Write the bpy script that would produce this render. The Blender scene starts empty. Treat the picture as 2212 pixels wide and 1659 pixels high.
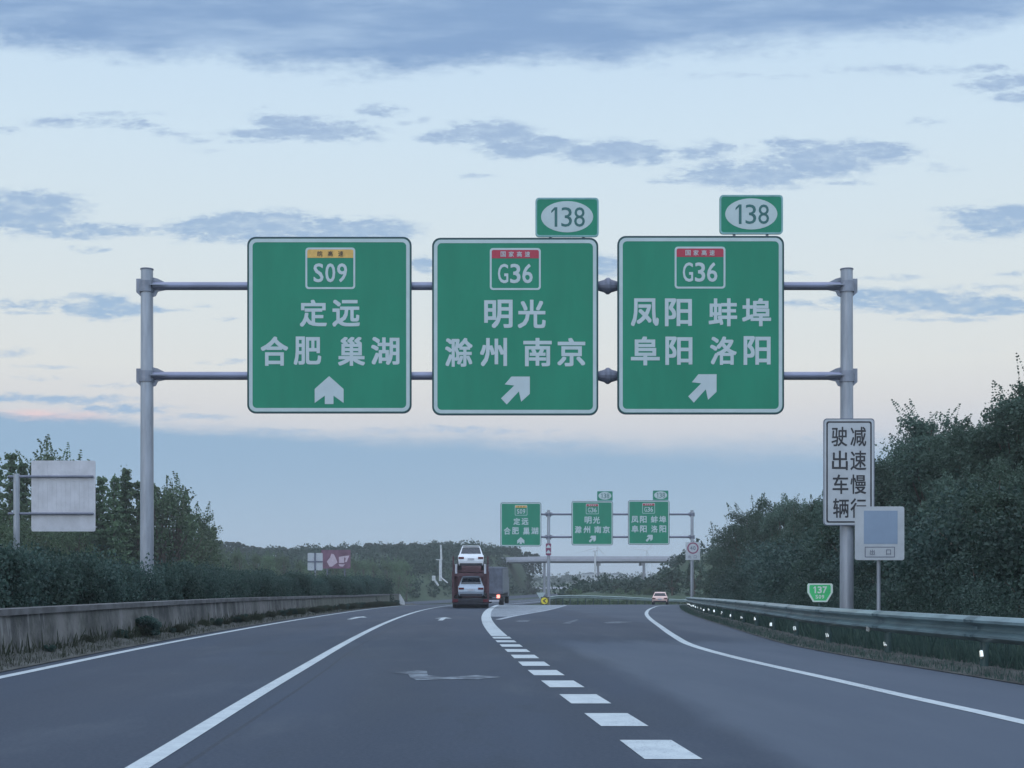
import bpy, bmesh, math, random
import numpy as np
from mathutils import Vector, Matrix

S = bpy.context.scene
COL = S.collection
F = 3000.0      # focal length in units of a 2212 px wide frame
H = 1.25        # eye height over the road
UC, VC = 1050.0, 1250.0
rnd = random.Random(7)
R = math.radians

def lin(r, g, b):
    f = lambda c: (c / 255 / 12.92) if c / 255 <= .04045 else ((c / 255 + .055) / 1.055) ** 2.4
    return (f(r), f(g), f(b), 1.0)

# ------------------------------------------------------------------ camera
cam = bpy.data.cameras.new('camera')
cam.sensor_width = 36.0
cam.lens = 36.0 * F / 2212
cam.shift_x = (1106 - UC) / 2212
cam.shift_y = (VC - 829.5) / 2212
cam.clip_start = 0.2
cam.clip_end = 9000
camo = bpy.data.objects.new('camera', cam)
camo.location = (0, 0, H)
camo.rotation_euler = (R(90), 0, 0)
COL.objects.link(camo)
S.camera = camo

# ------------------------------------------------------------------ render settings
S.view_settings.view_transform = 'Standard'
S.view_settings.look = 'None'
S.view_settings.exposure = 0.0
S.view_settings.gamma = 1.0
S.render.engine = 'CYCLES'
S.cycles.max_bounces = 6
S.cycles.transparent_max_bounces = 8
S.cycles.volume_bounces = 0
S.cycles.use_denoising = True

# ------------------------------------------------------------------ node helpers
class NT:
    def __init__(self, tree):
        self.t = tree; self.n = tree.nodes; self.l = tree.links
    def new(self, typ, **kw):
        n = self.n.new(typ)
        for k, v in kw.items(): setattr(n, k, v)
        return n
    def put(self, sock, v):
        if isinstance(v, bpy.types.NodeSocket): self.l.new(v, sock)
        else: sock.default_value = v
    def m(self, op, a, b=None, c=None, clamp=False):
        n = self.new('ShaderNodeMath', operation=op); n.use_clamp = clamp
        self.put(n.inputs[0], a)
        if b is not None: self.put(n.inputs[1], b)
        if c is not None: self.put(n.inputs[2], c)
        return n.outputs[0]
    def vm(self, op, a, b=None):
        n = self.new('ShaderNodeVectorMath', operation=op)
        self.put(n.inputs[0], a)
        if b is not None: self.put(n.inputs[1], b)
        return n.outputs['Value'] if op in ('LENGTH', 'DOT_PRODUCT') else n.outputs[0]
    def smooth(self, x, a, b, lo=0.0, hi=1.0):
        n = self.new('ShaderNodeMapRange', interpolation_type='SMOOTHSTEP')
        self.put(n.inputs['Value'], x); self.put(n.inputs['From Min'], a); self.put(n.inputs['From Max'], b)
        n.inputs['To Min'].default_value = lo; n.inputs['To Max'].default_value = hi
        return n.outputs[0]
    def mix(self, fac, a, b, blend='MIX'):
        n = self.new('ShaderNodeMix', data_type='RGBA', blend_type=blend)
        self.put(n.inputs[0], fac); self.put(n.inputs[6], a); self.put(n.inputs[7], b)
        return n.outputs[2]
    def xyz(self, x, y, z=0.0):
        n = self.new('ShaderNodeCombineXYZ')
        self.put(n.inputs[0], x); self.put(n.inputs[1], y); self.put(n.inputs[2], z)
        return n.outputs[0]
    def sep(self, v):
        n = self.new('ShaderNodeSeparateXYZ'); self.put(n.inputs[0], v)
        return n.outputs
    def noise(self, vec, scale, detail=4.0, rough=.55, col=False):
        n = self.new('ShaderNodeTexNoise')
        if vec is not None: self.put(n.inputs['Vector'], vec)
        n.inputs['Scale'].default_value = scale; n.inputs['Detail'].default_value = detail
        n.inputs['Roughness'].default_value = rough
        return n.outputs['Color'] if col else n.outputs['Fac']
    def ramp(self, fac, stops, interp='LINEAR'):
        n = self.new('ShaderNodeValToRGB'); n.color_ramp.interpolation = interp
        e = n.color_ramp.elements
        while len(e) < len(stops): e.new(0.5)
        for i, (p, c) in enumerate(stops):
            e[i].position = p; e[i].color = c
        self.put(n.inputs[0], fac)
        return n.outputs[0]

# ------------------------------------------------------------------ world: dusk sky with cloud banks
SUN_EL, SUN_AZ = R(6), R(215)          # azimuth from +Y towards +X
W = bpy.data.worlds.new('World'); S.world = W; W.use_nodes = True
T = NT(W.node_tree); T.n.clear()
tc = T.new('ShaderNodeTexCoord')
dx, dy, dz = T.sep(tc.outputs['Generated'])[:3]
hyp = T.m('SQRT', T.m('ADD', T.m('MULTIPLY', dx, dx), T.m('MULTIPLY', dy, dy)))
tel = T.m('DIVIDE', dz, T.m('MAXIMUM', hyp, 0.02))          # tangent of the elevation
ysafe = T.m('MAXIMUM', dy, 0.05)
pu = T.m('ADD', T.m('MULTIPLY', T.m('DIVIDE', dx, ysafe), F), UC)
pv = T.m('SUBTRACT', VC, T.m('MULTIPLY', T.m('DIVIDE', dz, ysafe), F))
def st(v): return ((VC - v) / F + .1) / 1.6
stops = [(0.0, lin(150, 176, 204)), (st(1250), lin(168, 192, 216)), (st(1000), lin(190, 202, 220)), (st(930), lin(206, 211, 222)),
         (st(880), lin(216, 218, 223)), (st(800), lin(222, 226, 228)), (st(650), lin(218, 228, 234)),
         (st(480), lin(212, 228, 240)), (st(300), lin(206, 227, 245)), (st(140), lin(199, 223, 246)),
         (st(-150), lin(178, 207, 240)), (st(-450), lin(205, 224, 246)), (.62, (0.86, 1.02, 1.3, 1)), (1.0, (0.95, 1.1, 1.4, 1))]
fac = T.m('DIVIDE', T.m('ADD', tel, 0.1), 1.6, clamp=True)
base = T.ramp(fac, stops)
# ragged coordinates for the clouds
cvec = T.xyz(T.m('MULTIPLY', pu, 0.004), T.m('MULTIPLY', pv, 0.011))
n1 = T.noise(cvec, 1.0, 5.0, .6, col=True)
cvec2 = T.xyz(T.m('MULTIPLY', pu, 0.018), T.m('MULTIPLY', pv, 0.06), 7.3)
n2 = T.noise(cvec2, 1.0, 5.0, .65, col=True)
n1x, n1y, n1z = T.sep(n1)[:3]
n2x, n2y, n2z = T.sep(n2)[:3]
du = T.m('ADD', T.m('MULTIPLY', T.m('SUBTRACT', n1x, .5), 130), T.m('MULTIPLY', T.m('SUBTRACT', n2x, .5), 90))
dv = T.m('ADD', T.m('MULTIPLY', T.m('SUBTRACT', n1y, .5), 34), T.m('MULTIPLY', T.m('SUBTRACT', n2y, .5), 22))
cu = T.m('ADD', pu, du); cv = T.m('ADD', pv, dv)
cuv = T.xyz(cu, cv)
blobs = [(820, 238, 52, 12, .8), (625, 262, 80, 14, .9), (700, 285, 130, 18, .9), (570, 290, 90, 12, .8), (300, 272, 70, 9, .55),
 (150, 266, 110, 9, .55), (20, 283, 40, 6, .4), (450, 325, 70, 5, .25), (430, 300, 60, 7, .4), (560, 245, 30, 14, .3),
 (1060, 288, 100, 20, 1), (965, 297, 55, 9, .7), (1120, 322, 95, 16, 1), (1035, 380, 40, 5, .35), (920, 258, 18, 5, .35), (1190, 306, 70, 11, .7),
 (1330, 328, 110, 20, 1), (1280, 316, 70, 10, .7), (1500, 330, 70, 12, .7), (1560, 316, 60, 10, .6), (1620, 374, 160, 22, 1), (1760, 348, 140, 28, 1),
 (1860, 326, 130, 17, 1), (1700, 308, 80, 10, .7), (1520, 386, 110, 9, .6), (1440, 392, 50, 6, .45), (1820, 396, 60, 6, .45), (1650, 404, 110, 8, .4),
 (2040, 362, 45, 12, .25), (2170, 182, 90, 16, .7), (2200, 212, 60, 11, .7), (1960, 152, 220, 9, .35), (1390, 345, 60, 12, .6),
 (50, 458, 125, 36, 1), (100, 490, 100, 12, .8), (225, 492, 95, 11, .85), (330, 492, 50, 5, .4), (205, 535, 40, 6, .45),
 (480, 492, 120, 20, 1), (590, 484, 140, 22, 1), (770, 500, 130, 22, 1), (440, 515, 80, 8, .5), (840, 510, 80, 12, .8), (600, 512, 140, 14, .9),
 (2180, 478, 130, 26, .9), (2080, 458, 70, 7, .5), (2150, 494, 120, 12, .6), (2040, 512, 140, 8, .25),
 (1960, 652, 180, 20, .85), (2110, 662, 190, 14, 1), (1880, 640, 80, 15, .7), (2200, 594, 70, 6, .45), (2110, 628, 110, 8, .35), (1720, 588, 50, 6, .4),
 (1715, 656, 45, 9, .5), (1300, 575, 60, 20, .8), (60, 655, 110, 12, .65), (225, 662, 85, 20, 1), (300, 668, 50, 9, .8), (130, 652, 90, 10, .35),
 (350, 672, 35, 5, .4), (480, 688, 30, 4, .35), (490, 785, 60, 6, .35), (20, 760, 50, 8, .35), (85, 815, 50, 5, .3), (915, 570, 28, 12, .8),
 (100, 862, 190, 9, .7), (260, 884, 120, 9, .65), (1000, 930, 260, 7, .35), (1150, 958, 200, 7, .3), (2100, 760, 60, 5, .2), (1990, 265, 60, 9, .3), (250, 250, 120, 7, .35), (390, 290, 70, 6, .4), (520, 305, 80, 6, .4), (880, 268, 40, 6, .3), (1250, 335, 60, 8, .5), (1380, 305, 50, 6, .4), (1560, 350, 60, 8, .5), (1930, 350, 60, 8, .4),
 (150, 505, 120, 8, .6), (300, 500, 60, 6, .5), (700, 478, 60, 10, .8), (860, 520, 60, 7, .5), (400, 478, 60, 6, .4), (1950, 600, 80, 6, .35), (2050, 690, 120, 6, .4), (1780, 668, 50, 6, .4), (2150, 150, 90, 9, .5), (1600, 165, 160, 7, .25),
 (180, 640, 60, 6, .4), (60, 675, 70, 6, .4), (420, 660, 40, 4, .3), (100, 790, 70, 5, .3), (250, 830, 80, 5, .3), (420, 900, 90, 6, .4), (620, 930, 120, 6, .35), (1800, 940, 160, 8, .3)]
mask = None
for (u, v, ru, rv, s) in blobs:
    q = T.vm('MULTIPLY', T.vm('SUBTRACT', cuv, (u, v, 0)), (1 / (ru * 1.06), 1 / (rv * 1.4), 0))
    k = T.smooth(T.vm('LENGTH', q), .15, 1.45, s, 0.0)
    mask = k if mask is None else T.m('MAXIMUM', mask, k)
front = T.smooth(dy, .3, .5)
n4 = T.noise(T.xyz(T.m('MULTIPLY', pu, .03), T.m('MULTIPLY', pv, .085), 1.7), 1.0, 6.0, .62)
rag = T.m('ADD', T.m('POWER', mask, .75), T.m('ADD', T.m('MULTIPLY', T.m('SUBTRACT', n4, .5), 2.1), T.m('MULTIPLY', T.m('SUBTRACT', n2z, .5), 1.3)))
mask = T.m('MULTIPLY', T.m('MULTIPLY', T.m('MULTIPLY', T.smooth(rag, -.05, .80), T.smooth(T.m('ADD', T.m('MULTIPLY', n2y, .6), T.m('MULTIPLY', n4, .4)), .34, .58, .58, 1.0)), T.m('MULTIPLY', mask, 1.8, clamp=True)), front)
cloudcol = T.mix(T.smooth(pv, 200, 700), lin(160, 186, 220), lin(158, 187, 219))
sky = T.mix(mask, base, cloudcol)
# pink lit patch over the low bank
q = T.vm('MULTIPLY', T.vm('SUBTRACT', T.xyz(cu, cv), (105, 904, 0)), (1 / 170., 1 / 24., 0))
sky = T.mix(T.m('MULTIPLY', T.smooth(T.vm('LENGTH', q),   .1, 1.1, .85, 0.0), front), sky, lin(236, 209, 213))
# flat low bank
pcl = T.m('MINIMUM', T.m('MAXIMUM', T.m('DIVIDE', dx, ysafe), -.6), .6)
edge = T.m('SUBTRACT', T.m('ADD', .0985, T.m('ADD', T.m('MULTIPLY', T.m('SUBTRACT', n1z, .5), .016), T.m('MULTIPLY', T.m('SUBTRACT', n2z, .5), .010))), T.m('MULTIPLY', pcl, .036))
wid = T.m('ADD', .0105, T.m('MULTIPLY', pcl, .018))
bank = T.smooth(T.m('DIVIDE', T.m('SUBTRACT', edge, tel), T.m('MAXIMUM', wid, .002)), -1.0, 1.0)
bankcol = T.mix(T.smooth(tel, .0, .1), lin(168, 193, 218), lin(147, 179, 211))
sky = T.mix(bank, sky, bankcol)
# dark bank across the top
edge2 = T.m('ADD', .372, T.m('ADD', T.m('MULTIPLY', pcl, .016), T.m('ADD', T.m('MULTIPLY', T.m('SUBTRACT', n1y, .5), .05), T.m('MULTIPLY', T.m('SUBTRACT', n4, .5), .018))))
top = T.m('MULTIPLY', T.smooth(T.m('SUBTRACT', tel, edge2), -.013, .012), T.smooth(tel, .50, .75, 1.0, 0.0))
n3 = T.m('ADD', T.m('MULTIPLY', T.noise(T.xyz(T.m('MULTIPLY', pu, .0016), T.m('MULTIPLY', pv, .009), 3.1), 1.0, 5.0, .6), .75), T.m('MULTIPLY', T.noise(T.xyz(T.m('MULTIPLY', pu, .006), T.m('MULTIPLY', pv, .035), 5.1), 1.0, 5.0, .6), .25))
topcol = T.mix(T.smooth(n3, .4, .68), lin(133, 165, 208), lin(166, 194, 228))
sky = T.mix(top, sky, topcol)
nis = T.new('ShaderNodeTexSky', sky_type='NISHITA')
nis.sun_disc = False; nis.sun_elevation = SUN_EL; nis.sun_rotation = SUN_AZ
nis_s = T.vm('SCALE', nis.outputs[0]); T.n[-1].inputs['Scale'].default_value = 0.08
tot = T.mix(0.03, sky, nis_s)
# unseen sky half behind the viewer, brightened to light signs and tree faces
tot = T.vm('MULTIPLY', tot, T.mix(T.smooth(dy, .15, -.55), (1.05, 1.035, 1.0, 1), (1.62, 1.68, 1.70, 1)))
bg = T.new('ShaderNodeBackground'); T.put(bg.inputs['Color'], tot); bg.inputs['Strength'].default_value = 1.0
out = T.new('ShaderNodeOutputWorld'); T.l.new(bg.outputs[0], out.inputs[0])

sun = bpy.data.lights.new('sun', 'SUN'); sun.energy = 0.25; sun.angle = R(20); sun.color = (1, .86, .72)
suno = bpy.data.objects.new('sun', sun); COL.objects.link(suno)
sd = Vector((math.sin(SUN_AZ) * math.cos(SUN_EL), math.cos(SUN_AZ) * math.cos(SUN_EL), math.sin(SUN_EL)))
suno.rotation_euler = (-sd).to_track_quat('-Z', 'Y').to_euler()

# ------------------------------------------------------------------ materials
MATS = {}
def mat(name, col, rough=.6, metal=0.0, var=0.12, scale=3.0, bump=0.0, bscale=40.0, spec=.5, emit=None, estr=0.0, coat=0.0, stretch=None):
    m = bpy.data.materials.new(name); m.use_nodes = True
    t = NT(m.node_tree); t.n.clear()
    o = t.new('ShaderNodeOutputMaterial'); b = t.new('ShaderNodeBsdfPrincipled')
    t.l.new(b.outputs[0], o.inputs[0])
    co = t.new('ShaderNodeTexCoord').outputs['Object']
    if stretch: co = t.vm('MULTIPLY', co, stretch)
    n = t.noise(co, scale, 5.0, .6)
    c = tuple(col[:3]) + (1,)
    lo = tuple(x * (1 - var) for x in c[:3]) + (1,); hi = tuple(min(1, x * (1 + var)) for x in c[:3]) + (1,)
    t.put(b.inputs['Base Color'], t.mix(t.smooth(n, .3, .7), lo, hi))
    b.inputs['Roughness'].default_value = rough; b.inputs['Metallic'].default_value = metal
    b.inputs['Specular IOR Level'].default_value = spec
    if coat: b.inputs['Coat Weight'].default_value = coat
    if bump:
        bp = t.new('ShaderNodeBump'); bp.inputs['Strength'].default_value = bump; bp.inputs['Distance'].default_value = .02
        t.put(bp.inputs['Height'], t.noise(co, bscale, 4.0)); t.l.new(bp.outputs[0], b.inputs['Normal'])
    if emit:
        b.inputs['Emission Color'].default_value = emit; b.inputs['Emission Strength'].default_value = estr
    MATS[name] = m
    return m

def foliage_mat(name, a, b_, c):
    m = bpy.data.materials.new(name); m.use_nodes = True
    t = NT(m.node_tree); t.n.clear()
    o = t.new('ShaderNodeOutputMaterial')
    g = t.new('ShaderNodeNewGeometry'); oi = t.new('ShaderNodeObjectInfo')
    n = t.noise(t.new('ShaderNodeTexCoord').outputs['Object'], .7, 3.0)
    f = t.m('ADD', t.m('MULTIPLY', g.outputs['Random Per Island'], .6), t.m('MULTIPLY', t.m('SUBTRACT', n, .3), .8), clamp=True)
    c1 = t.ramp(f, [(0.0, a + (1,)), (.5, b_ + (1,)), (1.0, c + (1,))])
    hsv = t.new('ShaderNodeHueSaturation')
    t.put(hsv.inputs['Color'], c1)
    t.put(hsv.inputs['Value'], t.m('ADD', .75, t.m('MULTIPLY', oi.outputs['Random'], .55)))
    t.put(hsv.inputs['Hue'], t.m('ADD', .485, t.m('MULTIPLY', oi.outputs['Random'], .03)))
    d = t.new('ShaderNodeBsdfPrincipled'); d.inputs['Roughness'].default_value = .6; d.inputs['Specular IOR Level'].default_value = .25
    t.l.new(hsv.outputs[0], d.inputs['Base Color'])
    tr = t.new('ShaderNodeBsdfTranslucent'); t.l.new(hsv.outputs[0], tr.inputs['Color'])
    mx = t.new('ShaderNodeMixShader'); mx.inputs[0].default_value = .3
    t.l.new(d.outputs[0], mx.inputs[1]); t.l.new(tr.outputs[0], mx.inputs[2]); t.l.new(mx.outputs[0], o.inputs[0])
    return m

M_GALV = mat('galvanised_steel', (.33, .35, .39), .45, .35, .16, 1.3, .1, 30, stretch=(4, 4, .6))
M_GALVD = mat('dark_steel', (.16, .17, .22), .5, .3, .12, 2.0)
M_NODE = mat('node_steel', (.22, .235, .28), .5, .3, .2, 3.0)
M_GREEN = mat('sign_green', (.018, .225, .130), .5, 0, .07, .8, spec=.3, stretch=(1.6, 1, .45))
M_EDGE = mat('sign_edge', (.02, .055, .065), .5, .2, .08)
M_WHITE = mat('sign_white', (.48, .56, .56), .5, 0, .05, 2.0, spec=.3)
M_LET = mat('sign_letter_white', (.49, .56, .57), .5, 0, .04, 2.0, spec=.3)
M_ORANGE = mat('badge_yellow', (.68, .40, .10), .5, 0, .15, 4.0)
M_RED = mat('badge_red', (.42, .03, .06), .5, 0, .1, 4.0)
M_BLACK = mat('ink_black', (.03, .03, .035), .6)
M_INKGREEN = mat('ink_green', (.03, .13, .12), .5)
M_BLUEP = mat('panel_blue', (.25, .32, .42), .5, 0, .06, 1.0)
M_BOARD = mat('board_white', (.47, .49, .51), .55, 0, .08, 2.0)
M_ALU = mat('aluminium_back', (.50, .50, .54), .5, .3, .1, 1.0)
M_RAIL = mat('rail_green_coat', (.14, .205, .22), .42, .15, .32, 2.2, .06, 10, coat=.1, stretch=(1, .5, 2.5))
M_SPL = mat('splice_coat', (.10, .155, .17), .45, .15, .3, 3.0)
M_POST = mat('post_green', (.05, .09, .09), .5, .1)
M_REFL = mat('reflector', (1.0, .97, .86), .18, .85, .01, spec=.9)
M_KM = mat('marker_green_glow', (.10, .74, .26), .4, 0, .08, 6)  # marker green and white lifted so their colour carries headlight glow
M_KMW = mat('marker_white_glow', (.88, 1.0, .88), .4, 0, .04, 6)
M_CAR_W = mat('paint_white', (.80, .82, .85), .25, 0, .03, 2.0, coat=.6)
M_CAR_S = mat('paint_silver', (.38, .43, .50), .3, .3, .04, 2.0, coat=.5)
M_CAR_P = mat('paint_tail_glow_pink', (.98, .66, .58), .3, 0, .05, 2.0, coat=.5)  # red tail-light glow put into the colour of a pale car body
M_GLASS = mat('tinted_glass', (.012, .018, .03), .08, 0, .05, spec=.7)
M_TYRE = mat('tyre_rubber', (.02, .02, .022), .8, 0, .2)
M_RIM = mat('wheel_rim', (.35, .36, .38), .35, .8)
M_TAIL = mat('tail_red', (.11, .012, .018), .25, 0, .05)
M_TAILON = mat('tail_lit', (.6, .1, .08), .3, 0, .02, emit=(1.0, .30, .24, 1), estr=2.6)
M_CRED = mat('carrier_red', (.085, .038, .046), .6, .15, .3, 2.0)
M_CDARK = mat('carrier_dark', (.03, .03, .04), .7, .1, .3, 3.0)
M_TARP = mat('tarp_grey', (.10, .11, .14), .7, 0, .3, 1.6)
M_TARP2 = mat('tarp_side', (.19, .21, .24), .7, 0, .12, 1.2)
M_CONCL = mat('bridge_concrete', (.34, .34, .38), .8, 0, .1, .3)
M_YEL = mat('chevron_yellow', (.85, .68, .05), .4, 0, .05)
M_BARK = mat('bark', (.10, .08, .065), .85, 0, .3, 6, .4, 20)
M_LEAF_R = foliage_mat('leaf_broad', (.044, .074, .060), (.080, .126, .094), (.108, .160, .112))
M_LEAF_L = foliage_mat('leaf_conifer', (.060, .100, .062), (.105, .160, .090), (.165, .22, .12))
M_LEAF_S = foliage_mat('leaf_shrub', (.028, .054, .048), (.052, .090, .076), (.090, .140, .104))
M_WEED = foliage_mat('weed', (.032, .042, .030), (.056, .068, .046), (.10, .105, .075))
M_WOOD = foliage_mat('leaf_far', (.012, .030, .022), (.024, .050, .034), (.046, .078, .048))
def road_paint():
    m = bpy.data.materials.new('road_paint'); m.use_nodes = True
    t = NT(m.node_tree); t.n.clear()
    o = t.new('ShaderNodeOutputMaterial'); b = t.new('ShaderNodeBsdfPrincipled'); t.l.new(b.outputs[0], o.inputs[0])
    co = t.new('ShaderNodeTexCoord').outputs['Object']
    n = t.noise(co, 4.0, 6.0, .7); f = t.noise(co, 38.0, 4.0, .7); g = t.noise(t.vm('MULTIPLY', co, (1, .25, 1)), .8, 4.0)
    c = t.mix(t.smooth(n, .3, .7), (.40, .45, .48, 1), (.52, .57, .58, 1))
    c = t.mix(t.smooth(t.m('ADD', f, t.m('MULTIPLY', t.m('SUBTRACT', g, .5), .5)), .56, .68, 0, .75), c, (.12, .14, .17, 1))
    t.put(b.inputs['Base Color'], c); b.inputs['Roughness'].default_value = .65
    bp = t.new('ShaderNodeBump'); bp.inputs['Strength'].default_value = .3; bp.inputs['Distance'].default_value = .01
    t.put(bp.inputs['Height'], f); t.l.new(bp.outputs[0], b.inputs['Normal'])
    return m
M_PAINT = road_paint()

# asphalt
def asphalt():
    m = bpy.data.materials.new('asphalt'); m.use_nodes = True
    t = NT(m.node_tree); t.n.clear()
    o = t.new('ShaderNodeOutputMaterial'); b = t.new('ShaderNodeBsdfPrincipled'); t.l.new(b.outputs[0], o.inputs[0])
    uv = t.new('ShaderNodeUVMap'); uv.uv_map = 'UVMap'
    x, y, _ = t.sep(uv.outputs[0])[:3]
    big = t.noise(t.xyz(t.m('MULTIPLY', x, .55), t.m('MULTIPLY', y, .10)), 1.0, 4.0)
    mid = t.noise(t.xyz(t.m('MULTIPLY', x, 2.2), t.m('MULTIPLY', y, .35), 4.0), 1.0, 5.0)
    fine = t.noise(t.xyz(x, y, 1.0), 26.0, 3.0, .7)
    grain = t.noise(t.xyz(x, y, 2.0), 130.0, 2.0, .7)
    base = t.mix(t.smooth(big, .3, .72), (.019, .032, .058, 1), (.038, .055, .088, 1))
    lane = t.m('ABSOLUTE', t.m('SINE', t.m('MULTIPLY', t.m('SUBTRACT', x, .55), 2 * math.pi / 3.75)))
    base = t.mix(t.m('MULTIPLY', t.smooth(lane, .55, 1.0), .3), base, (.016, .027, .050, 1))
    blot = t.noise(t.xyz(t.m('MULTIPLY', x, .9), t.m('MULTIPLY', y, .28), 9.0), 1.0, 6.0, .62)
    base = t.mix(t.smooth(blot, .52, .72, 0, .5), base, (.068, .085, .110, 1))
    base = t.mix(t.smooth(blot, .44, .30, 0, .6), base, (.020, .031, .048, 1))
    seam = t.smooth(t.m('ABSOLUTE', t.m('SUBTRACT', t.m('ADD', x, t.m('MULTIPLY', t.m('SUBTRACT', mid, .5), .05)), 4.02)), .012, .03, .6, 0.0)
    base = t.mix(seam, base, (.014, .02, .03, 1))
    # lighter resurfaced strip of the exit lane
    edge = t.m('ADD', x, t.m('MULTIPLY', t.m('SUBTRACT', mid, .5), .5))
    endn = t.m('ADD', y, t.m('MULTIPLY', t.m('SUBTRACT', mid, .5), 6.0))
    lp = t.m('MULTIPLY', t.smooth(edge, 7.85, 8.35), t.smooth(endn, 27.0, 31.0, 1.0, 0.0))
    base = t.mix(t.m('MULTIPLY', lp, .95), base, t.mix(mid, (.064, .086, .122, 1), (.088, .112, .152, 1)))
    # dusty shoulder
    sh = t.smooth(t.m('ADD', x, t.m('MULTIPLY', t.m('SUBTRACT', mid, .5), 1.2)), 11.6, 12.4)
    base = t.mix(t.m('MULTIPLY', sh, .5), base, (.076, .098, .132, 1))
    base = t.mix(t.m('MULTIPLY', t.smooth(fine, .38, .70), .55), base, t.mix(.5, base, (.11, .13, .16, 1)))
    base = t.mix(t.smooth(grain, .38, .66, .0, .5), base, (.03, .04, .055, 1))
    t.put(b.inputs['Base Color'], base)
    t.put(b.inputs['Roughness'], t.smooth(big, .2, .8, .62, .78))
    b.inputs['Specular IOR Level'].default_value = .28
    bp = t.new('ShaderNodeBump'); bp.inputs['Strength'].default_value = .35; bp.inputs['Distance'].default_value = .01
    t.put(bp.inputs['Height'], t.m('ADD', fine, grain)); t.l.new(bp.outputs[0], b.inputs['Normal'])
    return m
M_ASPH = asphalt()

def worn_paint():
    m = bpy.data.materials.new('worn_paint'); m.use_nodes = True
    t = NT(m.node_tree); t.n.clear()
    o = t.new('ShaderNodeOutputMaterial'); b = t.new('ShaderNodeBsdfPrincipled'); t.l.new(b.outputs[0], o.inputs[0])
    co = t.new('ShaderNodeTexCoord').outputs['Object']
    n = t.noise(co, 3.0, 6.0, .7)
    t.put(b.inputs['Base Color'], t.mix(t.smooth(n, .40, .70), (.048, .064, .088, 1), (.22, .26, .30, 1)))
    b.inputs['Roughness'].default_value = .75
    return m
M_WORN = worn_paint()

def concrete_wall():
    m = bpy.data.materials.new('stained_concrete'); m.use_nodes = True
    t = NT(m.node_tree); t.n.clear()
    o = t.new('ShaderNodeOutputMaterial'); b = t.new('ShaderNodeBsdfPrincipled'); t.l.new(b.outputs[0], o.inputs[0])
    co = t.new('ShaderNodeTexCoord').outputs['Object']
    x, y, z = t.sep(co)[:3]
    st1 = t.noise(t.xyz(x, t.m('MULTIPLY', y, 1.1), t.m('MULTIPLY', z, .8)), 1.0, 6.0, .68)
    st2 = t.noise(t.xyz(x, t.m('MULTIPLY', y, 3.6), t.m('MULTIPLY', z, .5)), 1.0, 5.0, .62)
    pat = t.noise(t.xyz(x, t.m('MULTIPLY', y, .5), t.m('MULTIPLY', z, .9), ), 1.0, 4.0, .6)
    blot = t.noise(co, 1.7, 5.0, .6)
    base = t.mix(t.smooth(st1, .34, .66), (.050, .053, .054, 1), (.205, .200, .194, 1))
    base = t.mix(t.m('MULTIPLY', t.smooth(st2, .56, .66, 0, .8), t.smooth(pat, .38, .54)), base, (.27, .27, .27, 1))
    base = t.mix(t.smooth(blot, .50, .68, 0, .6), base, (.055, .060, .050, 1))
    # mossy growth that creeps farther along the wall
    moss = t.smooth(t.m('ADD', y, t.m('MULTIPLY', t.m('SUBTRACT', st1, .5), 18)), 34, 52, 0, .55)
    base = t.mix(moss, base, t.mix(st2, (.06, .075, .045, 1), (.13, .145, .10, 1)))
    t.put(b.inputs['Base Color'], base); b.inputs['Roughness'].default_value = .85
    bp = t.new('ShaderNodeBump'); bp.inputs['Strength'].default_value = .5; bp.inputs['Distance'].default_value = .03
    t.put(bp.inputs['Height'], t.noise(co, 14, 5.0)); t.l.new(bp.outputs[0], b.inputs['Normal'])
    return m
M_WALL = concrete_wall()
M_COPE = mat('coping_concrete', (.125, .125, .13), .85, 0, .4, 1.5, .3, 12)
M_WHITEC = mat('white_concrete', (.55, .56, .57), .8, 0, .15, 3)

def ground_mat():
    m = bpy.data.materials.new('grass_ground'); m.use_nodes = True
    t = NT(m.node_tree); t.n.clear()
    o = t.new('ShaderNodeOutputMaterial'); b = t.new('ShaderNodeBsdfPrincipled'); t.l.new(b.outputs[0], o.inputs[0])
    co = t.new('ShaderNodeTexCoord').outputs['Object']
    a = t.noise(t.vm('MULTIPLY', co, (.03, .012, .03)), 1.0, 5.0, .6)
    c = t.noise(co, .9, 6.0, .65)
    base = t.ramp(a, [(.3, (.030, .055, .034, 1)), (.5, (.048, .078, .046, 1)), (.66, (.085, .11, .072, 1))])
    base = t.mix(t.smooth(c, .45, .75, 0, .6), base, (.055, .06, .04, 1))
    t.put(b.inputs['Base Color'], base); b.inputs['Roughness'].default_value = .9; b.inputs['Specular IOR Level'].default_value = .2
    bp = t.new('ShaderNodeBump'); bp.inputs['Strength'].default_value = .8; bp.inputs['Distance'].default_value = .3
    t.put(bp.inputs['Height'], c); t.l.new(bp.outputs[0], b.inputs['Normal'])
    return m
M_GROUND = ground_mat()

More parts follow.
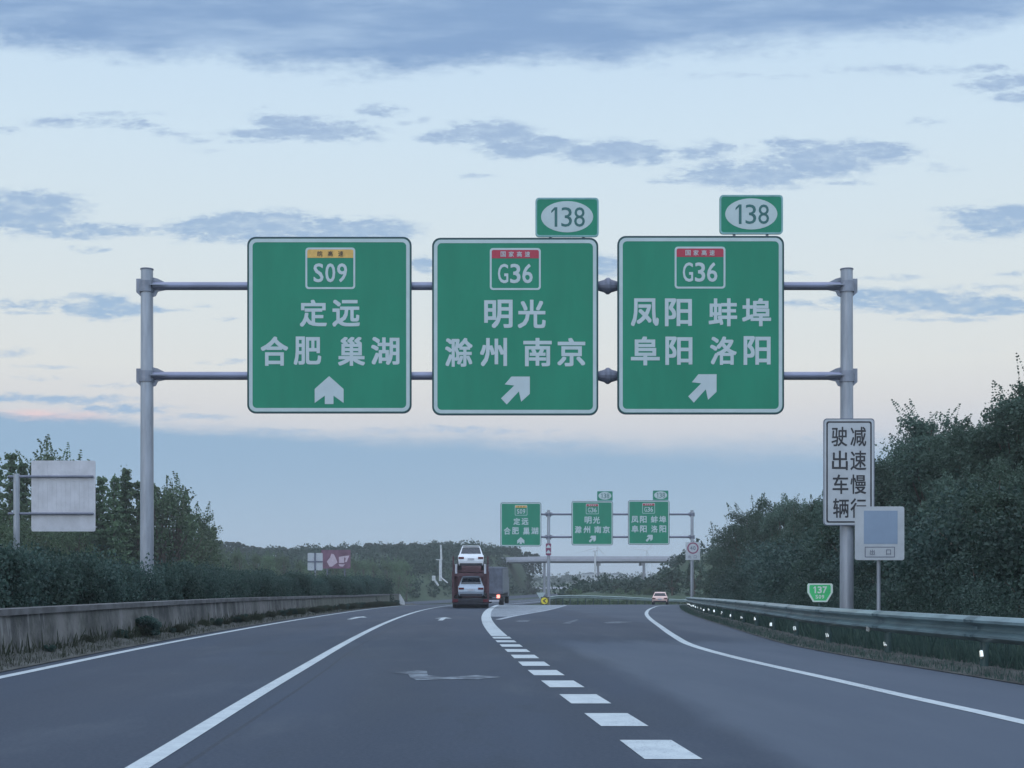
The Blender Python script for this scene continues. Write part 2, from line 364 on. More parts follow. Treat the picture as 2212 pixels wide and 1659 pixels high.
# ------------------------------------------------------------------ mesh helpers
class MB:
    def __init__(self): self.v = []; self.f = []; self.mi = []
    def add(self, vs, fs):
        o = len(self.v); self.v += [tuple(p) for p in vs]; self.f += [tuple(i + o for i in f) for f in fs]
        return self
    def box(self, c, s, rz=0.0, rx=0.0):
        mx = Matrix.Translation(c) @ Matrix.Rotation(rz, 4, 'Z') @ Matrix.Rotation(rx, 4, 'X')
        vs = [mx @ Vector((a * s[0] / 2, b * s[1] / 2, c_ * s[2] / 2)) for c_ in (-1, 1) for a, b in ((-1, -1), (1, -1), (1, 1), (-1, 1))]
        return self.add(vs, [(3, 2, 1, 0), (4, 5, 6, 7), (0, 1, 5, 4), (1, 2, 6, 5), (2, 3, 7, 6), (3, 0, 4, 7)])
    def tube(self, pts, rads, n=12, cap=True):
        pts = [Vector(p) for p in pts]
        if not hasattr(rads, '__len__'): rads = [rads] * len(pts)
        rings = []
        for i, p in enumerate(pts):
            d = (pts[min(i + 1, len(pts) - 1)] - pts[max(i - 1, 0)]).normalized()
            a = d.orthogonal() if abs(d.z) > .9 else d.cross(Vector((0, 0, 1)))
            a.normalize(); b = d.cross(a)
            rings.append([p + (a * math.cos(t) + b * math.sin(t)) * rads[i] for t in [2 * math.pi * k / n for k in range(n)]])
        vs = [q for r in rings for q in r]; fs = []
        for i in range(len(pts) - 1):
            for k in range(n):
                fs.append((i * n + k, i * n + (k + 1) % n, (i + 1) * n + (k + 1) % n, (i + 1) * n + k))
        if cap:
            fs.append(tuple(reversed(range(n)))); fs.append(tuple((len(pts) - 1) * n + k for k in range(n)))
        return self.add(vs, fs)
    def prism_xz(self, poly, y0, y1):
        """poly (x, z) counter-clockwise seen from -Y; front at y0 < y1"""
        n = len(poly)
        vs = [(x, y0, z) for x, z in poly] + [(x, y1, z) for x, z in poly]
        fs = [tuple(range(n)), tuple(reversed(range(n, 2 * n)))]
        for i in range(n):
            j = (i + 1) % n
            fs.append((i, i + n, j + n, j))
        return self.add(vs, fs)
    def ring_xz(self, po, pi_, y0, y1):
        n = len(po)
        vs = [(x, y0, z) for x, z in po] + [(x, y0, z) for x, z in pi_] + [(x, y1, z) for x, z in po] + [(x, y1, z) for x, z in pi_]
        fs = []
        for i in range(n):
            j = (i + 1) % n
            fs += [(i, j, n + j, n + i), (2 * n + i, 2 * n + j, j, i), (n + i, n + j, 3 * n + j, 3 * n + i), (2 * n + j, 2 * n + i, 3 * n + i, 3 * n + j)]
        return self.add(vs, fs)
    def strip(self, rows):
        """rows: lists of equal length"""
        n = len(rows[0]); vs = [p for r in rows for p in r]; fs = []
        for i in range(len(rows) - 1):
            for k in range(n - 1):
                fs.append((i * n + k, i * n + k + 1, (i + 1) * n + k + 1, (i + 1) * n + k))
        return self.add(vs, fs)

def link(name, mb, m, parent=None, off=(0, 0, 0), smooth=False, bevel=0.0):
    me = bpy.data.meshes.new(name)
    ox, oy, oz = off
    me.from_pydata([(x - ox, y - oy, z - oz) for x, y, z in mb.v], [], mb.f)
    if bevel:
        bm = bmesh.new(); bm.from_mesh(me)
        ed = [e for e in bm.edges if len(e.link_faces) == 2 and e.calc_face_angle(0) > .5]
        bmesh.ops.bevel(bm, geom=ed, offset=bevel, segments=2, affect='EDGES', profile=.6)
        bm.to_mesh(me); bm.free()
    if smooth is True:
        for p in me.polygons: p.use_smooth = True
    me.materials.append(m); me.update()
    o = bpy.data.objects.new(name, me); COL.objects.link(o)
    if parent: o.parent = parent
    return o

def tag(o, label, cat, group=None, kind=None):
    if label: o['label'] = label
    if cat: o['category'] = cat
    if group: o['group'] = group
    if kind: o['kind'] = kind
    return o

class Thing:
    def __init__(self, name, loc, label, cat, group=None):
        self.loc = Vector(loc)
        self.root = bpy.data.objects.new(name, None); self.root.location = loc
        self.root.empty_display_size = .3
        COL.objects.link(self.root); tag(self.root, label, cat, group)
    def part(self, name, mb, m, parent=None, smooth=False, bevel=0.0):
        return link(name, mb, m, parent or self.root, self.loc, smooth, bevel)

def dup(root, loc, rz=0.0, sc=(1, 1, 1), label=None, group=None):
    r = root.copy(); COL.objects.link(r); r.location = loc; r.rotation_euler = (0, 0, rz); r.scale = sc
    if label: r['label'] = label
    if group: r['group'] = group
    for ch in list(root.children):
        c = ch.copy(); COL.objects.link(c); c.parent = r
        for g in list(ch.children):
            d = g.copy(); COL.objects.link(d); d.parent = c
    return r

def struct(name, mb, m, smooth=False):
    o = link(name, mb, m, None, (0, 0, 0), smooth); o['kind'] = 'structure'; return o

def rrect(x0, z0, x1, z1, r, n=6):
    pts = []
    for cx, cz, a0 in ((x1 - r, z0 + r, -90), (x1 - r, z1 - r, 0), (x0 + r, z1 - r, 90), (x0 + r, z0 + r, 180)):
        for k in range(n + 1):
            a = R(a0 + 90 * k / n); pts.append((cx + r * math.cos(a), cz + r * math.sin(a)))
    return pts
def ell(cx, cz, rx, rz, n=36): return [(cx + rx * math.cos(2 * math.pi * k / n), cz + rz * math.sin(2 * math.pi * k / n)) for k in range(n)]

_glyph = {}
def glyph(ch):
    if ch == '1':
        return np.array([(.55, 0), (1, 0), (1, 1), (.55, 1), (0, .70), (.55, .86), (0, .82)]), [(0, 1, 2, 3), (4, 5, 3, 6)], .26
    if ch not in _glyph:
        c = bpy.data.curves.new('writing', 'FONT'); c.body = ch; c.resolution_u = 3
        o = bpy.data.objects.new('writing', c); COL.objects.link(o)
        me = bpy.data.meshes.new_from_object(o.evaluated_get(bpy.context.evaluated_depsgraph_get()))
        vs = np.array([v.co[:2] for v in me.vertices]); fs = [tuple(p.vertices) for p in me.polygons]
        bpy.data.objects.remove(o); bpy.data.curves.remove(c); bpy.data.meshes.remove(me)
        lo = vs.min(0); hi = vs.max(0)
        _glyph[ch] = ((vs - lo) / (hi - lo), fs, float(hi[0] - lo[0]))
    return _glyph[ch]
def text(mb, s, x0, z0, x1, z1, y, bold=.022):
    """one character fitted to a box; heavier strokes by stacking slightly shifted copies"""
    vs, fs, wd = glyph(s)
    b = bold * (x1 - x0) / max(wd, .2) if bold else 0.0
    b = min(b, (x1 - x0) * .06)
    offs = [(0, 0)] if not b else [(i * b, j * b) for i in (-1, 0, 1) for j in (-1, 0, 1)]
    for k, (ox, oz) in enumerate(offs):
        mb.add([(x0 + b + a * (x1 - x0 - 2 * b) + ox, y - k * .0003, z0 + b + c * (z1 - z0 - 2 * b) + oz) for a, c in vs], fs)

def P(u, v, d): return Vector(((u - UC) * d / F, d, H - (v - VC) * d / F))

# ------------------------------------------------------------------ alignment of the motorway
def spline(pts):
    xs = np.array([p[0] for p in pts], float); ys = np.array([p[1] for p in pts], float)
    m = np.gradient(ys, xs)
    def f(x):
        x = np.clip(np.asarray(x, float), xs[0], xs[-1])
        i = np.clip(np.searchsorted(xs, x) - 1, 0, len(xs) - 2)
        h = xs[i + 1] - xs[i]; t = (x - xs[i]) / h
        return ((2 * t**3 - 3 * t**2 + 1) * ys[i] + (t**3 - 2 * t**2 + t) * h * m[i] + (-2 * t**3 + 3 * t**2) * ys[i + 1] + (t**3 - t**2) * h * m[i + 1])
    return f
_g = spline([(-60, 0), (0, 0), (8, 0), (15, 0), (21, -.028), (29, -.073), (45, -.19), (70, -.45), (94, -.76), (125, -1.21), (159, -1.74), (220, -2.75), (300, -3.3), (420, -3.3), (700, -2.5), (1200, -1.0), (3200, 1.1)])
def gz(d): return _g(d)
L1 = spline([(-20, -5.7), (5, -5.98), (17.7, -6.2), (24.2, -6.42), (40.4, -6.7), (55, -6.88), (67.5, -7.05), (90, -7.4), (133, -7.8), (170, -7.1), (220, -4.5), (300, 8), (420, 34)])
L2 = spline([(-20, -1.9), (5, -2.2), (9.17, -2.3), (14.7, -2.46), (19.3, -2.6), (27.3, -2.85), (36.7, -3.1), (53.5, -3.41), (77, -3.66), (105, -3.7), (140, -3.45), (170, -2.9), (220, -.6), (300, 11.8), (420, 37.8)])
L3 = spline([(-20, 2.4), (5, 1.36), (10.72, 1.03), (14.96, .79), (18.9, .59), (23.1, .43), (33.2, .105), (41.4, -.07), (53.5, -.18), (69.5, -.13), (105, .33), (140, .9), (170, 1.6), (220, 4), (300, 16), (420, 42)])
L4 = spline([(-20, 5.4), (5, 4.85), (12.2, 4.66), (14.8, 4.45), (17.4, 4.32), (20.8, 4.13), (24.4, 4.02), (27.5, 4.05), (32.5, 4.4), (40.4, 5.08), (50.6, 6.0), (62.3, 7.2), (75, 8.7), (100, 12.0), (130, 16.4), (145, 19.3), (159, 23), (172, 28), (182, 35), (190, 44)])
L5 = spline([(50, .28), (57, .95), (77, 3.1), (105, 5.4), (130, 7.3), (148, 8.9), (158, 12.5), (166, 17), (174, 23), (180, 31), (184, 41)])
RL = spline([(152, 6.5), (157, 9.2), (162, 12.3), (168, 16.5), (176, 23.5), (182, 31.5), (186, 41)])     # left rail of the exit ramp
def RG(d): return L4(d) + 2.55                                                                     # right rail line
def sstep(a, b, x): t = np.clip((x - a) / (b - a), 0, 1); return t * t * (3 - 2 * t)

def terrain(x, y):
    x = np.asarray(x, float); y = np.asarray(y, float)
    g = gz(y)
    m = sstep(L1(y) - 25, L1(y) - 18, x) * (1 - sstep(L3(y) + 5, L3(y) + 13, x))
    left = 3.0 * sstep(0, 26, -(x + 23.5)) * (1 - sstep(260, 330, y))
    A = np.interp(x, [-700, -400, -85, -40, -7, 7, 16, 21, 29, 38], [9, 12, 11, 12.2, 13.2, 12.0, 9.2, 7, 3, 0])
    hl = A * np.exp(-((y - 430) / 120.0) ** 2)
    bank = 3.6 * sstep(0, 15, x - (RG(y) + 1.2)) * (1 - sstep(148, 165, y))
    xe = 26 + (y - 220) * .105
    hr = 8.2 * sstep(0, 9, x - xe) * sstep(212, 265, y) * (1 - sstep(520, 700, y))
    far = 3.0 * sstep(700, 1500, y) * (0.5 + .5 * np.sin(x * .004 + 1))
    yr = np.interp(x, [6.5, 9.2, 12.3, 16.5, 23.5, 31.5, 41], [152, 157, 162, 168, 176, 182, 186])
    isl = 1.25 * sstep(L3(y) + 4.5, L3(y) + 11, x) * sstep(yr + 1.5, yr + 16, y) * (1 - sstep(250, 300, y)) * (1 - sstep(50, 64, x))
    base = g - .09 + np.where(x > 5, isl, 0)
    r = base + (1 - m) * (left + hl) + np.where(x > 0, bank + hr, 0) + far * (1 - m * 0)
    return r

# ------------------------------------------------------------------ ground
def axis(stops):
    out = []
    for a, b, st_ in stops: out += list(np.arange(a, b, st_))
    return np.array(out + [stops[-1][1]])
gx = axis([(-2200, -600, 200), (-600, -120, 24), (-120, -30, 6), (-30, 60, 2.2), (60, 150, 7), (150, 600, 30), (600, 2200, 200)])
gy = axis([(-60, 0, 10), (0, 160, 5), (160, 300, 4), (300, 560, 10), (560, 1000, 30), (1000, 3200, 160)])
X, Y = np.meshgrid(gx, gy)
Z = terrain(X, Y)
gm = MB(); gm.strip([[(X[i, j], Y[i, j], Z[i, j]) for j in range(len(gx))] for i in range(len(gy))])
struct('ground', gm, M_GROUND, True)

# ------------------------------------------------------------------ road surfaces
def surf(name, dd, left, right, dz, m, ncol=20, fall=0.0):
    rows, uvs = [], []
    for d in dd:
        a, b = float(left(d)), float(right(d)); z = float(gz(d)) + dz
        xs = np.linspace(a, b, ncol)
        rows.append([(x, d, z) for x in xs]); uvs.append([(x - float(L1(d)), d) for x in xs])
    mb = MB(); mb.strip(rows); o = struct(name, mb, m, True)
    ul = o.data.uv_layers.new(name='UVMap'); flat = [q for r in uvs for q in r]
    for lp in o.data.loops: ul.data[lp.index].uv = flat[lp.vertex_index]
    return o
dd1 = list(np.arange(-15, 152.1, 1.5))
surf('road', dd1, lambda d: L1(d) - .75, lambda d: L4(d) + 2.2, 0.0, M_ASPH, 24)
surf('road_beyond', list(np.arange(152.0, 421, 3)), lambda d: L1(d) - .75, lambda d: L3(d) + 3.2, -.002, M_ASPH, 12)
surf('exit_ramp', list(np.arange(152.0, 184.1, 1.0)), lambda d: max(float(RL(d)) - .5, float(L3(d)) + 3.5), lambda d: L4(min(d, 189)) + 2.2, -.002, M_ASPH, 14)
surf('opposite_road', list(np.arange(-15, 421, 3)), lambda d: L1(d) - 16.5, lambda d: L1(d) - 5.2, .0, M_ASPH, 8)
# the lighter loop road far beyond the gore
fm = MB(); fm.strip([[(x, 560 + (x - 30) * .3, float(terrain(x, 560)) + .25), (x, 610 + (x - 30) * .3, float(terrain(x, 610)) + .5)] for x in np.linspace(12, 40, 12)])
struct('far_road', fm, M_CONCL)

# ------------------------------------------------------------------ road markings
def band(name, dd, left, width, dz=.004, m=M_PAINT):
    mb = MB(); mb.strip([[(float(left(d)), d, float(gz(d)) + dz), (float(left(d)) + width, d, float(gz(d)) + dz)] for d in dd])
    return struct(name, mb, m)
band('road_marking', np.arange(-5, 300, 1.5), lambda d: L1(d) - .08, .17)
band('road_marking', np.arange(-5, 300, 1.5), lambda d: L2(d) - .08, .16)
band('road_marking', np.arange(-5, 184, 1.5), lambda d: L4(min(d, 189)) - .08, .17)
# broad dashes towards the exit, then the solid line
per, ln = 2.13, 1.13
k0 = 10.72 - ln
for k in range(-4, 11):
    d0 = k0 + per * k
    if d0 + ln < 0: continue
    d1 = d0 + ln
    mb = MB(); mb.strip([[(float(L3(d)), d, float(gz(d)) + .004), (float(L3(d)) + .40, d, float(gz(d)) + .004)] for d in np.linspace(d0, d1, 3)])
    struct('exit_dash_marking', mb, M_PAINT)
dsol = k0 + per * 11 - .5
band('gore_edge_marking', np.arange(dsol, 300, 1.0), L3, .38)
M_GORE = mat('gore_line_paint', (.34, .38, .42), .7, 0, .3, 3)
band('gore_edge_marking', np.arange(50.5, 176, .8), lambda d: np.maximum(L5(d), L3(d) + .38), .22, .005, M_GORE)
# hatching between the two gore lines
mb = MB()
d = 57.0
while d < 150:
    a = float(L3(d)) + .38; b = float(L5(d))
    if b - a > .2:
        n = 4; rows = []
        for t in np.linspace(0, 1, n):
            x = a + (b - a) * t; dd_ = d - (b - a) * (1 - abs(2 * t - 1)) * .5
            rows.append([(x, dd_, float(gz(dd_)) + .003), (x, dd_ + .95, float(gz(dd_ + .95)) + .003)])
        mb.strip([[r[1], r[0]] for r in rows])
    d += 1.32
struct('gore_hatch_marking', mb, mat('gore_paint', (.29, .33, .37), .7, 0, .3, 3))
# straight lane arrows
def arrow_mark(xc, d0, L=6.0, m=M_PAINT):
    out_ = [(-.09, 0), (.09, 0), (.09, L * .62), (.34, L * .62), (0, L), (-.34, L * .62), (-.09, L * .62)]
    mb = MB(); mb.add([(xc + a, d0 + b, float(gz(d0 + b)) + .004) for a, b in out_], [(0, 1, 2, 6), (3, 4, 5), (2, 3, 5, 6)])
    struct('arrow_marking', mb, m)
arrow_mark(-5.03, 51.0); arrow_mark(-1.62, 49.0)
# worn remains of arrows on the asphalt
def worn(pts_uv, dz=.0045):
    mb = MB(); vs = []
    for u, v in pts_uv:
        lo, hi = 3.0, 140.0
        for _ in range(40):
            md = (lo + hi) / 2
            if VC + F * (H - float(gz(md))) / md > v: lo = md
            else: hi = md
        vs.append(((u - UC) * lo / F, lo, float(gz(lo)) + dz))
    mb.add(vs, [tuple(range(len(vs)))]); struct('worn_arrow_marking', mb, M_WORN)
worn([(846, 1454), (880, 1451), (902, 1449), (922, 1450), (924, 1459), (960, 1463), (1030, 1459), (1084, 1463), (1032, 1468), (960, 1468), (900, 1470), (886, 1464), (882, 1457)][::-1])
worn([(1112, 1342), (1130, 1339.5), (1146, 1340.5), (1140, 1343), (1120, 1343.5)][::-1])
worn([(1214, 1347), (1228, 1343), (1246, 1338), (1250, 1339.5), (1236, 1344.5), (1232, 1347.5)][::-1])
worn([(1302, 1345), (1330, 1342.5), (1368, 1343.5), (1340, 1346.5), (1312, 1347)][::-1])

# ------------------------------------------------------------------ verge and median earth
mb = MB()
XB = spline([(-15, -7.15), (3, -7.3), (20, -7.45), (47, -7.9), (90, -8.3), (137, -8.6), (160, -8.3)])
mb.strip([[(float(L1(d)) - .3, d, float(gz(d)) + .012), (float(L1(d)) - .6, d, float(gz(d)) + .06), (float(XB(d)) - .02, d, float(gz(d)) + .15 + .08 * math.sin(d * .9) * math.sin(d * .37 + 1))] for d in np.arange(-12, 160, 1.5)][::-1])
M_EARTH = mat('verge_earth', (.058, .060, .055), .95, 0, .4, 1.6, .8, 9)
struct('verge_ground', mb, M_EARTH, True)
mb = MB()
mb.strip([[(float(XB(d)) - 2.9, d, float(gz(d)) + .35), (float(XB(d)) - .3, d, float(gz(d)) + .45)] for d in np.arange(-12, 170, 2.0)][::-1])
struct('median_ground', mb, M_EARTH, True)
mb = MB()
mb.strip([[(float(L4(d)) + 1.95, d, float(gz(d)) + .01), (float(RG(d)), d, float(gz(d)) + .06), (float(RG(d)) + 1.6, d, float(gz(d)) + .05)] for d in np.arange(-8, 150, 1.5)][::-1])
struct('shoulder_ground', mb, M_EARTH, True)

# ------------------------------------------------------------------ median barrier
def BH(d): return float(np.interp(d, [0, 60, 90, 137], [.80, .82, .88, 1.15]))
b = Thing('median_barrier', (float(XB(20)), 20, 0), 'long low weathered concrete wall with streaky stains beside the left lane', 'barrier')
rows = []
for d in np.arange(-10, 137.1, 1.0):
    x, z, h = float(XB(d)), float(gz(d)), BH(d)
    rows.append([(x - .32, d, z - .1), (x - .30, d, z + h - .1), (x, d, z + h - .1), (x + .06, d, z + .1), (x + .07, d, z - .1)])
mb = MB(); mb.strip([r for r in rows]); mb.add(rows[-1], [(0, 1, 2, 3, 4)]); mb.add(rows[0], [(4, 3, 2, 1, 0)])
b.part('wall', mb, M_WALL)
rows = []
for d in np.arange(-10, 137.1, 1.0):
    x, z, h = float(XB(d)), float(gz(d)), BH(d)
    rows.append([(x - .36, d, z + h - .1), (x - .36, d, z + h), (x + .05, d, z + h), (x + .05, d, z + h - .1), (x - .36, d, z + h - .1)])
mb = MB(); mb.strip(rows); mb.add(rows[-1][:4], [(0, 1, 2, 3)]); mb.add(rows[0][:4], [(3, 2, 1, 0)])
b.part('coping', mb, M_COPE)
x, z = float(XB(137)), float(gz(137))
mb = MB(); vs = [(x - .36, 137.02, z - .1), (x + .12, 137.02, z - .1), (x + .12, 137.02, z + 1.15), (x - .36, 137.02, z + 1.15), (x - .36, 142, z - .1), (x + .3, 142, z - .1), (x + .3, 142, z + .25), (x - .36, 142, z + .25)]
mb.add(vs, [(0, 1, 2, 3), (7, 6, 5, 4), (1, 5, 6, 2), (2, 6, 7, 3), (3, 7, 4, 0)])
b.part('end_block', mb, M_WHITEC)

# ------------------------------------------------------------------ guard rails
WPROF = [(.755, -.02), (.745, .03), (.70, .105), (.665, .105), (.615, .0), (.585, -.015), (.555, .0), (.505, .105), (.47, .105), (.425, .03), (.405, -.02)]
def rail_rows(path, zf, side, flip=1):
    rows = []
    for i, p in enumerate(path):
        a = path[max(i - 1, 0)]; c = path[min(i + 1, len(path) - 1)]
        t = Vector((c[0] - a[0], c[1] - a[1], 0)).normalized(); n = Vector((-t.y, t.x, 0)) * side
        z = zf(p[1]); r = []
        for (h, o) in WPROF: r.append((p[0] + n.x * o, p[1] + n.y * o, z + h))
        for (h, o) in reversed(WPROF): r.append((p[0] + n.x * (o - .012), p[1] + n.y * (o - .012), z + h))
        r.append(r[0])
        rows.append(r if side * flip > 0 else r[::-1])
    return rows
g = Thing('guard_rail', (float(RG(20)) + .1, 20, 0), 'long green painted steel guard rail along the right shoulder', 'guard rail')
path = [(float(RG(d)), float(d)) for d in np.arange(4, 128.1, 1.0)]
path.append((float(RG(131)) + .5, 131.0))
mb = MB(); mb.strip(rail_rows(path, lambda y: float(gz(y)), 1))
g.part('beam', mb, M_RAIL, smooth=False)
# posts every four metres of rail
d = 11.2; spots = []
while d < 126:
    spots.append(d)
    sl = float(RG(d + .5) - RG(d - .5)); d += 4.0 / math.sqrt(1 + sl * sl)
post0 = blk0 = ref0 = None
for i, d in enumerate(spots):
    x, z = float(RG(d)) + .12, float(gz(d))
    if post0 is None:
        mb = MB(); mb.tube([(0, 0, -.1), (0, 0, .70)], .057, 10)
        post0 = link('post', mb, M_POST, g.root)
        mb = MB(); mb.box((-.085, 0, .585), (.07, .10, .2))
        blk0 = link('spacer', mb, M_RAIL, post0)
        mb = MB(); mb.tube([(-.06, -.05, .18), (-.06, -.05, .205), (-.06, -.012, .29), (-.06, -.005, .30)], [.018, .036, .034, .012], 10)
        ref0 = link('reflector', mb, M_REFL, post0)
        p = post0
    else:
        p = post0.copy(); COL.objects.link(p); p.parent = g.root
        for c0 in (blk0, ref0):
            c = c0.copy(); COL.objects.link(c); c.parent = p
            if c0 is ref0: c.rotation_euler = (R(rnd.uniform(-9, 9)), 0, R(rnd.uniform(-15, 15))); c.scale = (rnd.uniform(.8, 1.15), 1, rnd.uniform(.75, 1.1))
    p.location = Vector((x, d, z)) - g.loc
for d in spots[:14]:                                  # lapped joints with bolt heads
    pth = [(float(RG(d + k)) - .006, d + k) for k in (-.17, -.08, 0, .08, .17)]
    mb = MB(); mb.strip(rail_rows(pth, lambda y: float(gz(y)), 1))
    for k in (-.1, .1):
        for hz in (.69, .48): mb.box((float(RG(d + k)) - .117, d + k, float(gz(d)) + hz), (.016, .035, .03))
    g.part('splice', mb, M_SPL)
mb = MB(); q = P(1880, 1358, 23.6); mb.box((float(RG(23.6)) - .09, 23.6, q.z), (.02, .08, .09), .5)
g.part('delineator', mb, M_REFL)

RZ = lambda y: float(np.interp(y, [152, 155, 160, 168, 178, 186], [.12, .32, .36, .22, -.10, -.25]))
g2 = Thing('guard_rail', (6.5, 152, -1.7), 'curved pale guard rail sweeping right from the yellow gore marker', 'guard rail')
path = [(float(RL(d)), float(d)) for d in np.arange(152.2, 186, .5)]
mb = MB(); mb.strip(rail_rows(path, lambda y: float(gz(y)) + RZ(y), -1))
g2.part('beam', mb, mat('rail_pale_coat', (.30, .38, .36), .4, .1, .12, 1.0))
pp = None
for i, d in enumerate(np.arange(153, 186, 1.6)):
    if pp is None:
        mb = MB(); mb.tube([(0, 0, -.5), (0, 0, .72)], .057, 8); pp = link('post', mb, M_POST, g2.root); o = pp
    else:
        o = pp.copy(); COL.objects.link(o); o.parent = g2.root
    o.location = Vector((float(RL(d)) - .1, d + .15, float(gz(d)) + RZ(d))) - g2.loc

# ------------------------------------------------------------------ direction signs
s38 = 38.0 / F
def direction_sign(center, scale_px, outline, badge, band_col, band_txt, band_ink, code, rows, arrow, label, group, name='direction_sign'):
    """everything in 1/2212 picture units of the near gantry, turned into metres about the sign's centre"""
    u0, v0, u1, v1 = outline
    uc, vc = (u0 + u1) / 2, (v0 + v1) / 2
    cx, cy, cz = center
    fx = lambda u: cx + (u - uc) * s38
    fz = lambda v: cz - (v - vc) * s38
    t = Thing(name, (cx, cy, fz(v1)), label, 'road sign', group)
    mb = MB(); mb.prism_xz(rrect(fx(u0), fz(v1), fx(u1), fz(v0), 18 * s38), cy, cy + .07)
    pn = t.part('panel', mb, M_GREEN)
    pn.data.materials.append(M_EDGE)
    for p in pn.data.polygons[1:]: p.material_index = 1
    mb = MB(); mb.prism_xz(rrect(fx(u0) - .0, fz(v1), fx(u1), fz(v0), 18 * s38), cy, cy + .001)
    e = 4.0; w = 7.5
    mb = MB(); mb.ring_xz(rrect(fx(u0 + e), fz(v1 - e), fx(u1 - e), fz(v0 + e), 15 * s38), rrect(fx(u0 + e + w), fz(v1 - e - w), fx(u1 - e - w), fz(v0 + e + w), 9 * s38), cy - .005, cy + .002)
    t.part('border', mb, M_WHITE)
    mb = MB(); mb.ring_xz(rrect(fx(u0), fz(v1), fx(u1), fz(v0), 18 * s38), rrect(fx(u0 + 3.2), fz(v1 - 3.2), fx(u1 - 3.2), fz(v0 + 3.2), 15.5 * s38), cy - .008, cy + .003)
    t.part('rim', mb, M_EDGE)
    # route badge
    b0, c0, b1, c1 = badge
    mb = MB(); mb.ring_xz(rrect(fx(b0), fz(c1), fx(b1), fz(c0), 7 * s38), rrect(fx(b0 + 4), fz(c1 - 4), fx(b1 - 4), fz(c0 + 4), 4 * s38), cy - .006, cy + .002)
    bd = t.part('route_badge', mb, M_WHITE)
    mb = MB(); mb.prism_xz([(fx(b0 + 3.9), fz(c0 + 22)), (fx(b1 - 3.9), fz(c0 + 22)), (fx(b1 - 3.9), fz(c0 + 3.9)), (fx(b0 + 3.9), fz(c0 + 3.9))], cy - .004, cy + .002)
    link('band', mb, band_col, bd, t.loc)
    mb = MB(); n = len(band_txt); wdt = (b1 - b0 - 40) / n
    for i, ch in enumerate(band_txt):
        uu = b0 + 20 + wdt * i + (wdt - 11) / 2
        text(mb, ch, fx(uu), fz(c0 + 19), fx(uu + 11), fz(c0 + 7.5), cy - .008, .01)
    link('band_lettering', mb, band_ink, bd, t.loc)
    mb = MB(); nd = len(code); w_ = (b1 - b0 - 31) / nd
    for i, ch in enumerate(code):
        text(mb, ch, fx(b0 + 15.5 + w_ * i + 2), fz(c1 - 14.5), fx(b0 + 15.5 + w_ * (i + 1) - 2), fz(c0 + 34), cy - .006, .012)
    link('route_number', mb, M_LET, bd, t.loc)
    mb = MB()
    for ch, a0, a1, e0, e1 in rows: text(mb, ch, fx(a0), fz(e1), fx(a1), fz(e0), cy - .006)
    t.part('lettering', mb, M_LET)
    kind, a0, e0, a1, e1 = arrow
    mb = MB()
    if kind == 'up':
        poly = [(0, .04), (.35, .32), (.35, 0), (.65, 0), (.65, .32), (1, .04), (1, .55), (.5, 1), (0, .55)]
        poly = [(.35, 0), (.65, 0), (.65, .30), (1, .04), (1, .54), (.5, 1), (0, .54), (0, .04), (.35, .30)]
    else:
        poly = [(.20, 0), (.62, .47), (.70, .10), (1, .38), (1, 1), (.36, 1), (.13, .72), (.46, .68), (0, .22)]
    pts = [(fx(a0 + x_ * (a1 - a0)), fz(e1 - z_ * (e1 - e0))) for x_, z_ in poly]
    mb.prism_xz(pts, cy - .006, cy + .002)
    t.part('arrow', mb, M_LET)
    # stiffening channels and clamps on the back
    for k in (-1, 1):
        mb = MB(); mb.box((cx + k * 1.3, cy + .105, cz), (.10, .07, (v1 - v0) * s38 * .94)); t.part('back_channel', mb, M_ALU)
    return t
def exit_plate(center, label, group):
    cx, cy, cz = center; w, h = 136 * s38, 84 * s38
    t = Thing('exit_number_plate', (cx, cy, cz - h / 2), label, 'exit plate', group)
    mb = MB(); mb.prism_xz(rrect(cx - w / 2, cz - h / 2, cx + w / 2, cz + h / 2, .10), cy, cy + .06); t.part('panel', mb, M_GREEN)
    mb = MB(); mb.ring_xz(rrect(cx - w / 2, cz - h / 2, cx + w / 2, cz + h / 2, .10), rrect(cx - w / 2 + .045, cz - h / 2 + .045, cx + w / 2 - .045, cz + h / 2 - .045, .07), cy - .006, cy + .002)
    t.part('border', mb, mat('plate_edge', (.20, .38, .38), .5))
    mb = MB(); mb.prism_xz(ell(cx + .0, cz + .015, 56 * s38, 33.5 * s38), cy - .004, cy + .002); t.part('oval', mb, M_WHITE)
    mb = MB()
    for i, ch in enumerate('138'):
        x0 = cx - 40 * s38 + i * 27.5 * s38
        text(mb, ch, x0 + (6 if ch == '1' else 0) * s38, cz - 20.5 * s38, x0 + (19 if ch == '1' else 23) * s38, cz + 21.5 * s38, cy - .008, .0)
    t.part('number', mb, M_INKGREEN)
    mb = MB()
    for k in (-1, 1): mb.box((cx + k * .45, cy + .10, cz - h / 2 + .1), (.07, .05, h * .8 + .5))
    t.part('back_channel', mb, M_ALU)
    return t

